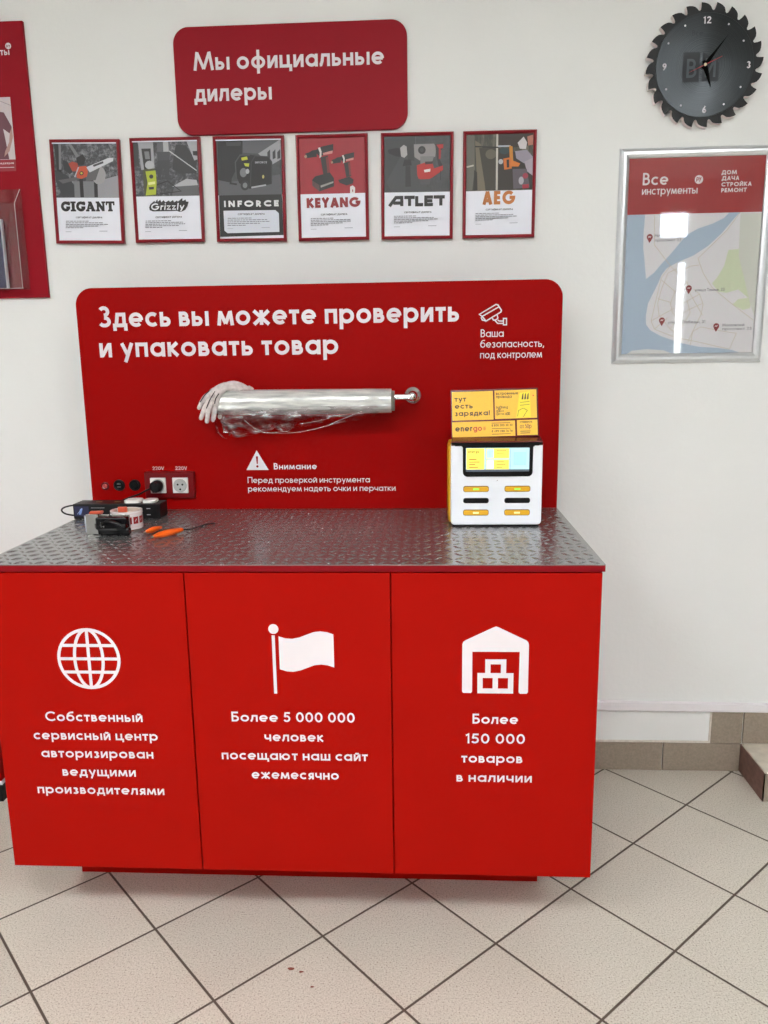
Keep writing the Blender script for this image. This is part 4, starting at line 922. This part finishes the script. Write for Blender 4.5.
MF([(548, 512), (590, 508), (615, 480), (650, 500), (672, 560), (672, 690), (650, 700), (640, 760), (610, 768), (565, 745), (590, 722), (632, 716), (590, 680), (540, 695), (505, 690), (478, 655), (500, 630), (530, 580)], GRN, 1)
MF([(600, 355), (695, 355), (690, 640), (668, 800), (640, 740), (612, 620), (592, 540), (596, 430)], K(208, 212, 204), 2)
ROADS = [[(232, 365), (232, 490), (300, 580), (372, 650), (385, 700), (437, 790)], [(598, 352), (540, 430), (418, 548), (440, 610), (478, 672), (560, 740), (655, 812)], [(300, 580), (262, 630), (240, 720), (218, 815), (232, 850), (320, 885), (420, 905), (550, 935)], [(330, 592), (290, 610), (262, 680), (246, 740), (252, 790), (300, 850), (340, 880)], [(350, 600), (390, 580), (424, 576)], [(372, 650), (320, 690), (300, 740), (310, 780), (330, 800)], [(400, 680), (425, 700), (440, 745), (430, 790), (395, 860), (385, 920)], [(218, 815), (300, 770), (372, 730), (425, 700)], [(262, 640), (320, 690)], [(246, 720), (300, 735)], [(330, 800), (372, 770), (437, 740)], [(330, 800), (300, 850)], [(330, 880), (355, 830), (385, 780), (372, 730)], [(430, 840), (500, 855), (582, 868)], [(582, 868), (552, 935)], [(375, 905), (395, 860), (430, 840)], [(232, 850), (290, 800)]]
for k, r_ in enumerate(ROADS): f.ribbon([mp(*p) for p in r_], .0013, y - .00025 - k * 1e-5, 0, ROAD)
lm = obj('map_print', f, INK, t)
f = MB(); y2 = y - .0006; WH = K(236, 230, 232)
def hp(x, yy_): return onY(610 + x / 4.861, 140 + yy_ / 4.861, -.0075)
def ht(s, p0, p1, capx, w, c=WH, **k): a = hp(*p0); b = hp(*p1); text(f, s, a[0], (a[1] + b[1]) / 2, capx, y2, w, width=b[0] - a[0], c=c, **k)
ht('Все', (158, 219), (282, 219), .0345, .15); ht('инструменты', (155, 265), (424, 262), .0215, .14, X=.74)
f.flat(circ(*hp(432, 192), .0122, 28), y2, 0, WH); a = hp(419, 197); text(f, 'ру', a[0], a[1], .0135, y2 - 1e-4, .16, width=.0135, c=RED, slant=.1)
for s, p0, p1 in (('ДОМ', (542, 168), (616, 166)), ('ДАЧА', (542, 197), (628, 194)), ('СТРОЙКА', (540, 226), (688, 223)), ('РЕМОНТ', (539, 255), (664, 252))): ht(s, p0, p1, .0118, .24)
def pin(x, yy_):
    c = hp(x, yy_); f.flat([(c[0] + .0088 * math.cos(a), c[1] + .0088 * math.sin(a)) for a in [math.radians(q_) for q_ in range(-30, 211, 15)]] + [(c[0], c[1] - .0175)], y2, 0, K(136, 34, 42)); f.ribbon([(c[0] - .004, c[1] - .002), (c[0] - .002, c[1] + .002), (c[0] + .001, c[1] - .001), (c[0] + .004, c[1] + .003)], .0018, y2 - 5e-5, 0, WH)
pin(193, 472)
DT = K(78, 84, 96)
ht('Никольский', (218, 471), (322, 470), .0085, .13, DT); ht('проспект 33', (218, 494), (345, 492), .0085, .13, DT)
def hp(x, yy_): return onY(610 + x / 4.861, 250 + yy_ / 4.861, -.0075)
pin(383, 186); pin(252, 342); pin(516, 370)
ht('улица Тимме, 23', (413, 201), (556, 198), .0085, .13, DT); ht('улица Победы, 31', (280, 357), (462, 356), .0085, .13, DT); ht('Московский', (545, 371), (652, 370), .0085, .13, DT); ht('проспект 25', (545, 390), (688, 388), .0085, .13, DT)
obj('map_lettering', f, INK, t)
f = MB(); f.box(a0, a1, -.0098, -.0088, b0, b1); obj('cover_pane', f, M_GLASS, t)

# ================================================================== SAW BLADE CLOCK
ccx, ccz, CR = .7975, 2.2065, .1655
t = thing('wall_clock', (ccx, 0, ccz), 'round wall clock shaped like a dark circular saw blade', 'clock')
pts = []; NT = 24
for k in range(NT):
    a0_ = math.radians(90 - (8.9 + k * 15))
    # tip leans anticlockwise->clockwise; gullet cut after the tip (clockwise)
    for da, r_ in ((0, 1.0), (3, .99), (6, .972), (8.6, .948), (10.2, .915), (11.2, .885), (12.5, .872), (13.9, .885), (14.7, .935)):
        a = a0_ - math.radians(da); pts.append((ccx + CR * r_ * math.cos(a), ccz + CR * r_ * math.sin(a)))
f = MB(); f.prism(pts, -.024, -.006, 0, 1); obj('toothed_rim', f, [M_TEETH, M_BLEDGE], t)
f = MB(); f.prism(circ(0, 0, CR * .832, 96), -.0262, -.0238, 0, 0, ch=.0006); o = obj('dial', f, M_BLADE, None); o.parent = t
f = MB(); f.lathe([(0, 0), (.05, 0), (.05, -.0058), (0, -.0058)], (ccx, 0, ccz), 'y', 40); obj('movement_housing', f, M_BLACK, t)
yd = -.0266
for s, px, py, wd in (('12', 707.3, 23.5, .0225), ('3', 748.5, 68.2, .0105), ('6', 704, 113, .0115), ('9', 664.3, 70.3, .0115)):
    f = MB(); c = onY(px, py, yd); text(f, s, c[0], c[1], .0185, yd, .2, width=wd, align='c'); obj('numeral', f, M_VINYL, t)
for hh in (1, 2, 4, 5, 7, 8, 10, 11):
    f = MB(); a = math.radians(90 - 30 * hh); f.flat(circ(ccx + .121 * math.cos(a), ccz + .121 * math.sin(a), .0028, 14), yd); obj('hour_mark', f, M_VINYL, t)
SM1, SM2 = mat('smoky_grey_print', rgb(34, 36, 39), .4, .5), mat('smoky_light_print', rgb(62, 68, 72), .4, .5)
for k, (bx_, ch, tx) in enumerate(((-.061, 'В', -.05), (-.006, 'И', .003))):
    f = MB(); f.flat([(ccx + bx_, ccz - .043), (ccx + bx_ + .047, ccz - .043), (ccx + bx_ + .047, ccz + (.005 if k else .035)), (ccx + bx_, ccz + .035)], yd, 0)
    text(f, ch, ccx + tx, ccz - .032, .05, yd - 5e-5, .14, m=1, width=.028); obj('printed_emblem', f, [SM1, SM2], t)
f = MB(); text(f, 'Все', ccx - .04, ccz + .078, .014, yd, .14, width=.03); obj('faint_lettering', f, SM1, t)
def hand(ang, L_, w0, tail, yy_, m):
    a = math.radians(90 - ang); d = Vector((math.cos(a), math.sin(a))); n_ = Vector((-d.y, d.x)); C0 = Vector((ccx, ccz))
    P = [C0 - d * tail - n_ * w0 * .6, C0 + d * L_ * .15 - n_ * w0, C0 + d * L_, C0 + d * L_ * .15 + n_ * w0, C0 - d * tail + n_ * w0 * .6]
    f = MB(); f.prism([tuple(p) for p in P], yy_, yy_ + .0008); return f
M_HAND = mat('matt_black_hand', rgb(8, 8, 8), .9, spec=.05); obj('hour_hand', hand(161, .064, .0068, .012, -.0295, 0), M_HAND, t); obj('minute_hand', hand(38, .098, .005, .012, -.0315, 0), M_HAND, t)
obj('second_hand', hand(246, .052, .0013, .05, -.0335, 0), mat('red_hand', rgb(150, 20, 24), .4), t)
f = MB(); f.lathe([(0, -.036), (.003, -.0355), (.004, -.034), (.004, -.0268)], (ccx, 0, ccz), 'y', 16); obj('centre_cap', f, mat('cream_cap', rgb(230, 215, 180), .3), t)

# ================================================================== CHARGING STATION
sx0, sx1, sy0, sy1 = .0645, .3088, -.422, -.29
CZ0 = .9463; ZS = CZ0 + .0012 - .0012
t = thing('charging_station', ((sx0 + sx1) / 2, (sy0 + sy1) / 2, CZ0), 'white and yellow power bank charging station with screen on the countertop', 'charging station')
ov = lambda r: [(p[0], p[1]) for p in r]
def plan_extrude(mb, x0, x1, y0, y1, r, levels, m=0):     # rounded plan, list of (z, inset)
    rows = []
    for z, ins in levels: rows.append([(p[0], p[1], z) for p in rr(x0 + ins, y0 + ins, x1 - ins, y1 - ins, max(r - ins, .001), 6)])
    mb.grid(rows, m, True, closeu=True); mb.face(rows[0][::-1], m); mb.face(rows[-1], m)
f = MB(); plan_extrude(f, sx0 + .002, sx1 - .002, sy0 + .004, sy1, .01, [(ZS, .004), (ZS + .006, .002)]); obj('base', f, M_BLACK, t)
f = MB(); plan_extrude(f, sx0 - .0065, sx1 - .003, sy0 + .021, sy1 + .002, .012, [(ZS + .008, .003), (ZS + .014, 0), (1.155, 0), (1.168, .004)]); obj('yellow_housing', f, M_YEL, t)
f = MB(); f.tube(spline([(.27, sy1 + .001, 1.03), (.285, sy1 + .03, 1.045), (.305, PY - .06, 1.066), (.3235, PY - .05, 1.08), (.331, PY - .045, 1.09)]), .0017, 8); obj('cable', f, M_WPLAST, t)
f = MB(); plan_extrude(f, sx0, sx1, sy0, sy0 + .02, .0, [(0, 0), (0, 0)]) if False else None
f.prism(rr(sx0, ZS + .0045, sx1, 1.171, (.011, .011, .006, .006), 8), sy0, sy0 + .022, ch=.003); obj('front_shell', f, M_WPLAST, t)
f = MB()
bz = [(sx0 + .001, 1.1725), (sx0 + .003, 1.1685), (sx0 + .012, 1.1635), (.092, 1.1635), (.0965, 1.16)] + [(.0968 + .012 - .012 * math.cos(a), 1.094 - .012 * math.sin(a)) for a in [k * PI / 12 for k in range(0, 7)]] + [(.2825 - .012 + .012 * math.sin(a), 1.094 - .012 * math.cos(a)) for a in [k * PI / 12 for k in range(0, 7)]] + [(.283, 1.16), (.2875, 1.1635), (sx1 - .012, 1.1635), (sx1 - .003, 1.1685), (sx1 - .001, 1.1725)]
f.prism(bz, sy0 - .003, sy0 + .01, ch=.001); bez = obj('screen_bezel', f, M_BLACKG, t)
f = MB(); yb = sy0 - .0034; zz0, zz1 = 1.0955, 1.1585; xx0, xx1 = .1045, .273
f.flat([(xx0, zz0), (xx1, zz0), (xx1, zz1), (xx0, zz1)], yb, 0, K(150, 186, 200))
YL, BL_ = K(246, 232, 90), K(170, 222, 232)
def SR(a, b, c, d, col, k=1): f.flat([(xx0 + a * (xx1 - xx0), zz0 + c * (zz1 - zz0)), (xx0 + b * (xx1 - xx0), zz0 + c * (zz1 - zz0)), (xx0 + b * (xx1 - xx0), zz0 + d * (zz1 - zz0)), (xx0 + a * (xx1 - xx0), zz0 + d * (zz1 - zz0))], yb - k * 5e-5, 0, col)
SR(0, 1, 0, .09, K(70, 80, 90)); SR(.01, .29, .1, .98, YL, 2); SR(.32, .68, .56, .98, YL, 2); SR(.32, .68, .1, .5, YL, 2); SR(.71, .99, .1, .98, BL_, 2); SR(.33, .44, .58, .96, BL_, 3); SR(.33, .44, .12, .48, K(220, 236, 236), 3); SR(.75, .95, .26, .82, K(150, 196, 210), 3)
text(f, 'energo', xx0 + .006, zz0 + .05, .0072, yb - .0003, .16, c=K(60, 50, 40), width=.03)
for k in range(4): SR(.05, .05 + (.12, .17, .1, .15)[k], .5 - k * .11, .54 - k * .11, K(150, 90, 50), 4)
for k in range(3): SR(.48, .48 + (.16, .12, .14)[k], .88 - k * .12, .91 - k * .12, K(130, 120, 60), 4); SR(.48, .48 + (.12, .15, .1)[k], .4 - k * .12, .43 - k * .12, K(130, 120, 60), 4)
obj('display', f, SCREEN, bez)
for r_ in range(3):
    for c in range(2):
        cx = (.1325, .2432)[c]; cz = (1.0487, 1.0172, .9848)[r_]; hw = .0345; hh = .0082 if r_ != 1 else .0072
        f = MB(); f.prism(rr(cx - hw, cz - hh, cx + hw, cz + hh, .006, 6), sy0 - .0004, sy0 + .004, 0)
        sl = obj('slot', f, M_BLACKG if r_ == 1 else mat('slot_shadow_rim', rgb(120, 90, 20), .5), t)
        if r_ != 1:
            sl['label'] = 'slot holding a yellow power bank'
            f = MB(); f.prism(rr(cx - hw + .0012, cz - hh + .0012, cx + hw - .0012, cz + hh - .0022, .005, 6), sy0 - .0012, sy0 + .002, 0, ch=.0005); pbk = obj('power_bank_end', f, M_YEL, sl)
            f = MB(); f.flat(rr(cx - .008, cz - .0028, cx + .008, cz + .0018, .001, 3), sy0 - .0014, 0); obj('indicator_light', f, mat('green_led', rgb(150, 235, 90), .4, emit=.35) if r_ == 0 else mat('pale_led', rgb(235, 240, 170), .4, emit=.25), sl)
f = MB(); f.flat(circ(.1895, 1.0715, .001, 8), sy0 - .0002); f.flat(circ(.187, 1.07, .0007, 8), sy0 - .0002); obj('sensor_dot', f, M_MAROON, t)
# maroon-black top deck with the leaning sign board
f = MB(); rows = []
zt = [(sy0 - .002, 1.1725), (sy0 + .003, 1.1755), (sy0 + .033, 1.1845), (sy1 - .004, 1.184), (sy1, 1.172)]
dk_ = [(sx0 + .001, sx1 - .001), (sx0 + .001, sx1 - .001), (sx0 + .004, sx1 - .004), (sx0 + .005, sx1 - .005), (sx0 + .006, sx1 - .006)]
rows = [[(a, y_, z_), (b, y_, z_)] for (y_, z_), (a, b) in zip(zt, dk_)]
f.grid(rows, 0, False); f.grid([[(r[0][0], r[0][1], r[0][2] - .008), (r[1][0], r[1][1], r[1][2] - .008)] for r in rows][::-1], 0, False)
for k in (0, 1):
    for a, b in zip(rows, rows[1:]): f.face([a[k], b[k], (b[k][0], b[k][1], b[k][2] - .008), (a[k][0], a[k][1], a[k][2] - .008)][::(1 if k == 0 else -1)])
f.face([rows[0][0], rows[0][1], (rows[0][1][0], rows[0][1][1], rows[0][1][2] - .008), (rows[0][0][0], rows[0][0][1], rows[0][0][2] - .008)][::-1])
obj('top_deck', f, M_MAROON, t)
SW, SH = .234, .1285
# sign board is a part: mesh with a sub-part for the print
f = MB(); f.prism(rr(-SW / 2, 0, SW / 2, SH, .002, 3), 0, .006)
so = obj('sign_board', f, M_MAROON, None); so.parent = t
so.location = (.1848 - (sx0 + sx1) / 2, -.392 - (sy0 + sy1) / 2, 1.1835 - CZ0); so.rotation_euler = (math.radians(-13), math.radians(-1.1), 0)
f = MB(); YS = K(255, 196, 52); TX = K(52, 40, 24)
def sp(x, y_): return (-SW / 2 + (x - 48) / (716 - 48) * SW - (y_ - 38) / 365 * .0 , SH - (y_ - 36) / (402 - 36) * SH)
def SF(x0, y0_, x1, y1_, c, k=1): f.flat([sp(x0, y1_), sp(x1, y1_), sp(x1, y0_), sp(x0, y0_)], -k * 5e-5, 0, c)
SF(57, 50, 372, 268, YS); SF(384, 48, 704, 264, YS); SF(54, 280, 536, 396, YS); SF(550, 278, 706, 393, YS)
def ST(s, x0, x1, yb_, cap, w=.17, c=TX, k=4): a = sp(x0, yb_); b = sp(x1, yb_); text(f, s, a[0], a[1], cap, -k * 5e-5, w, width=b[0] - a[0], c=c, X=.76)
ST('тут', 76, 166, 124, .0132, .2); ST('есть', 76, 216, 178, .0132, .2); ST('зарядка!', 76, 346, 234, .0132, .2)
ST('ener', 76, 208, 352, .0148, .2); ST('go', 214, 282, 352, .0148, .2, K(206, 78, 36))
ST('go', 212, 278, 352, .0255, .17, K(206, 78, 36), 9) if False else None
ST('встроенные', 396, 566, 82, .0075); ST('провода', 396, 516, 106, .0075); ST('lightning', 396, 484, 186, .0065); ST('usb-c', 396, 454, 212, .0065); ST('micro-usb', 396, 498, 236, .0065)
f.flat([sp(575, 72), sp(655, 60), sp(658, 258), sp(545, 262)], -2 * 5e-5, 0, K(250, 226, 50))
for k in range(3): f.flat([sp(590 + k * 20, 122), sp(603 + k * 20, 120), sp(605 + k * 20, 72), sp(597 + k * 20, 84)], -3 * 5e-5, 0, TX)
f.ribbon([sp(556, 250), sp(565, 205), sp(600, 188), (sp(632, 205)), sp(600, 255)], .001, -4 * 5e-5, 0, TX)
for yy_ in (140, 162): f.flat([sp(578, yy_ + 6), sp(650, yy_), sp(650, yy_ - 4), sp(578, yy_ + 2)], -3 * 5e-5, 0, K(150, 130, 40))
f.flat(circ(*sp(680, 94), .0022, 10), -3 * 5e-5, 0, K(226, 96, 40))
for kk, (a_, b_) in enumerate(((296, 515), (318, 515), (352, 500), (358, 518), (382, 505))):
    y_ = (296, 316, 338, 360, 380)[kk]
    if kk in (1, 3): ST('8 800 500 30 30' if kk == 1 else '8 499 288 76 76', 356, 516, y_ + 6, .0062, .16)
    else: SF(356, y_ - 3, 500, y_ + 2, K(140, 100, 40), 2)
ST('стоимость', 572, 668, 300, .006); ST('от 50р', 572, 660, 342, .012, .13, K(150, 96, 60)); SF(574, 360, 652, 366, K(120, 90, 40), 2); SF(574, 374, 648, 380, K(120, 90, 40), 2)
for k in range(3): SF(292 + 0, 322 + k * 10, 310, 327 + k * 10, K(206, 90, 36), 3)
obj('sign_print', f, INK, so, False)

st = bpy.data.objects['charging_station']; st.scale = (.982, .982, .995); st.location = (.1833, -.3952, CZ + .0016)
# ================================================================== POWER STRIP
px0, px1, py0, py1, pz1 = -1.0225, -.7665, -.342, -.276, .0455 + CZ
t = thing('power_strip', (px0, py0, CZ + .001), 'long black power strip box with white sockets on top, against the red board', 'power strip')
f = MB(); f.box(px0, px1, py0, py1, CZ + .0013, pz1, bev=.002); obj('case', f, M_BLACK, t)
for xx, ww in ((-.8535, .024), (-.8045, .019)):
    f = MB(); plan_extrude(f, xx - ww, xx + ww, -.334, -.284, .014, [(pz1 - .001, 0), (pz1 + .006, 0), (pz1 + .008, .002)]); obj('socket_lid', f, M_SOCK, t)
f = MB()
for xx in (-.958, -.903): f.box(xx - .009, xx + .009, -.31, -.304, pz1, pz1 + .0006)
obj('switch_mark', f, mat('brassy_mark', rgb(190, 160, 110), .4), t)
f = MB(); yq = py0 - .0003
f.flat([(-1.028, .956), (-.985, .956), (-.985, .985), (-1.028, .985)], yq, 0, K(26, 32, 70)); f.flat([(-1.016, .961), (-1.009, .961), (-1.003, .978), (-1.01, .978)], yq - 5e-5, 0, K(120, 150, 210)); f.ribbon([(-1.02, .962), (-1.004, .98)], .0016, yq - 1e-4, 0, K(160, 180, 220))
text(f, 'СИЛА', -.978, .979, .006, yq, .18, c=K(180, 180, 184), width=.035) if False else f.ribbon([(-.978, .9805), (-.938, .9805)], .0016, yq, 0, K(150, 150, 155))
for a, b in ((-.826, .978), (-.806, .978), (-.829, .969), (-.826, .96), (-.806, .96)): f.ribbon([(a, b), (a + (.011 if a > -.81 else .004), b)], .0022, yq, 0, K(170, 172, 176))
f.v = [(a + (.009 if a < -.9 else 0), b, c + .0052) for a, b, c in f.v]; obj('case_print', f, INK, t)
f = MB(); f.tube(spline([(q_[0] + .0125, q_[1], q_[2]) for q_ in [(-1.034, -.31, .988), (-1.054, -.312, .987), (-1.074, -.315, .982), (-1.081, -.317, .974), (-1.072, -.318, .965), (-1.052, -.318, .96), (-1.034, -.314, .958)]]), .0024, 8); obj('cable_loop', f, M_RUB, t)

# ================================================================== TAPE DISPENSER + ROLL
bx, by = -.84, -.50
TZ = CZ + .0022
t = thing('tape_dispenser', (-.86, -.515, TZ), 'steel and black hand tape dispenser lying on the countertop before the power strip', 'tape dispenser')
f = MB()
f.box(-.925, -.889, -.512, -.508, TZ, TZ + .052, bev=.0008); f.box(-.925, -.921, -.51, -.45, TZ, TZ + .05, bev=.0008); f.box(-.925, -.83, -.462, -.459, TZ, TZ + .03, bev=.0008)
f.box(-.925, -.85, -.51, -.46, TZ, TZ + .002); f.box(-.892, -.8, -.4985, -.4955, TZ + .001, TZ + .049, bev=.0006)
obj('side_plate', f, M_STEEL, t)
f = MB(); f.box(-.9285, -.9245, -.514, -.45, TZ + .004, TZ + .047, bev=.001)
for k in range(9): f.face([(-.9285, -.514 + k * .007, TZ + .047), (-.9285, -.507 + k * .007, TZ + .047), (-.9285, -.5105 + k * .007, TZ + .0505)])
obj('cutter_blade', f, mat('pale_bright_steel', rgb(205, 212, 225), .25, .6), t)
f = MB(); f.box(-.893, -.8, -.522, -.4995, TZ + .012, TZ + .046, bev=.004); f.box(-.885, -.79, -.53, -.51, TZ, TZ + .02, bev=.006); f.box(-.83, -.797, -.533, -.515, TZ + .001, TZ + .032, bev=.008)
f.tube(spline([(-.87, -.524, TZ + .03), (-.845, -.532, TZ + .036), (-.822, -.532, TZ + .03), (-.805, -.528, TZ + .018)]), .007, 10); obj('handle', f, M_BLACKG, t)
f = MB(); f.lathe([(0, -.0), (.0045, 0), (.0045, .007), (0, .007)], (-.874, -.5235, TZ + .026), 'y', 14); f.box(-.877, -.874, -.5235, -.5195, TZ + .02, TZ + .034); f.box(-.869, -.867, -.5235, -.5195, TZ + .02, TZ + .034); obj('tension_knob', f, M_STEEL, t)
f = MB(); f.tube([(-.921, -.485, TZ + .052), (-.888, -.485, TZ + .053)], .0075, 16, flat=(1.6, .6)); obj('rubber_roller', f, M_ORRED, t)
rx, ry_, rr_ = -.814, -.472, .042
td = t; td.scale.x = .9; td.location = (-.8635 + .025, -.515 - .03, TZ)
t = thing('tape_roll', (rx, ry_, TZ + .002), 'white packing tape roll with red printed squares, lying in the tape dispenser', 'tape roll')
f = MB(); f.lathe([(.036, .003), (rr_, .003), (rr_, .0515), (.036, .0515), (.036, .003)], (rx, ry_, TZ), 'z', 56, sm=False)
for a, b in ((.009, .0105), (.0445, .046)): f.lathe([(rr_ + .0003, a), (rr_ + .0003, b)], (rx, ry_, TZ), 'z', 56, m=2)
# red squares printed round the roll
for k in range(14):
    a0_ = 2 * PI * k / 14 + .1; a1_ = a0_ + .34; R2 = rr_ + .0004
    rows = [[(rx + R2 * math.cos(a0_ + (a1_ - a0_) * j / 4), ry_ + R2 * math.sin(a0_ + (a1_ - a0_) * j / 4), TZ + z_) for j in range(5)] for z_ in (.018, .037)]
    f.grid(rows, 1, True)
    R3 = R2 + .0002; rows = [[(rx + R3 * math.cos(a0_ + .1 + .12 * j), ry_ + R3 * math.sin(a0_ + .1 + .12 * j), TZ + z_ + .006 * j) for j in range(2)] for z_ in (.023, .0265)]
    f.grid(rows, 0, True)
obj('printed_tape', f, [M_TAPE, mat('tape_red_print', rgb(165, 20, 30), .3), mat('tape_pale_line', rgb(222, 200, 202), .3)], t)
f = MB(); f.lathe([(.034, .003), (.036, .003), (.036, .0505), (.034, .0505), (.034, .003)], (rx, ry_, TZ), 'z', 48, sm=False); obj('core', f, M_CARD, t)
f = MB(); f.box(-.846, -.818, -.456, -.446, TZ + .006, TZ + .056, bev=.003); f.lathe([(0, .002), (.028, .002), (.028, .012), (0, .012)], (-.83, -.451, TZ), 'z', 32); 
hub = obj('hub', f, M_ORRED, bpy.data.objects['tape_dispenser'])

# ================================================================== ORANGE CLIPS
def clip(p0, p1, r, label, lead=None):
    a = Vector(p0); b = Vector(p1); L_ = (b - a)
    t = thing('test_clip', tuple(a), label, 'clip', 'orange clips on the countertop')
    f = MB(); P = [a + L_ * k / 10 for k in range(11)]
    f.tube(P, [r * q_ for q_ in (.35, .6, .8, .95, 1.05, 1.05, 1.0, .9, .8, .7, .5)], 14, flat=(1.15, .8)); obj('sleeve', f, M_ORANGE, t)
    d = L_.normalized(); f = MB(); f.tube([a, a - d * .006], [r * .3, r * .18], 8); obj('metal_tip', f, M_STEEL, t)
    if lead: f = MB(); f.tube(spline([tuple(b)] + lead), .0016, 8); obj('lead', f, M_RUB, t)
zc = CZ + .0115
def cz_(px, py, z): a = onZ(px, py, z); return (a[0], a[1], z)
clip(cz_(153, 536.5, zc), cz_(182, 529.5, zc), .0105, 'larger orange clip in front with a thin black lead running right', [cz_(186, 529.5, zc - .004), cz_(193, 528.5, CZ + .004), cz_(204, 525, CZ + .0035), cz_(215, 523, CZ + .0035)])
clip(cz_(145.5, 532, zc - .001), cz_(161, 527.5, zc - .001), .0085, 'smaller orange clip just behind the larger one')

# paint chips on the floor
for k, (px, py, s) in enumerate(((291, 969, 1.0), (301, 972, .6), (312, 987, .5))):
    x, y_ = onZ(px, py, 0); f = MB(); P = [(x + s * .008 * math.cos(a) * (1 + .4 * math.sin(3 * a + k)), y_ + s * .004 * math.sin(a), 0) for a in [q_ * PI / 4 for q_ in range(8)]]
    top = [(p[0], p[1], .0012) for p in P]; f.face(top); [f.face([P[i_], P[(i_ + 1) % 8], top[(i_ + 1) % 8], top[i_]]) for i_ in range(8)]
    tag(obj('paint_chip', f, mat('rusty_chip', rgb(128, 72, 58), .8)), ('largest reddish crumb on the floor tiles before the counter', 'reddish crumb right beside the largest one on the floor', 'reddish crumb on the floor tiles nearest to the viewer')[k], 'crumb', 'crumbs on the floor')

# ================================================================== WORLD + VIEW
w = bpy.data.worlds.new('daylight'); scene.world = w; w.use_nodes = True
nt = w.node_tree; bg = nt.nodes['Background']
sky = nt.nodes.new('ShaderNodeTexSky'); sky.sky_type = 'HOSEK_WILKIE'; sky.turbidity = 8; sky.ground_albedo = .5; sky.sun_direction = (0.3, .6, .6)
nt.links.new(sky.outputs['Color'], bg.inputs['Color']); bg.inputs['Strength'].default_value = 40
vs = scene.view_settings; vs.view_transform = 'Standard'; vs.look = 'None'; vs.gamma = 1; vs.use_curve_mapping = False; vs.exposure = 1.22
scene.cycles.use_denoising = True
scene.cycles.max_bounces = 10; scene.cycles.diffuse_bounces = 5; scene.cycles.transparent_max_bounces = 12
scene.cycles.sample_clamp_indirect = 8
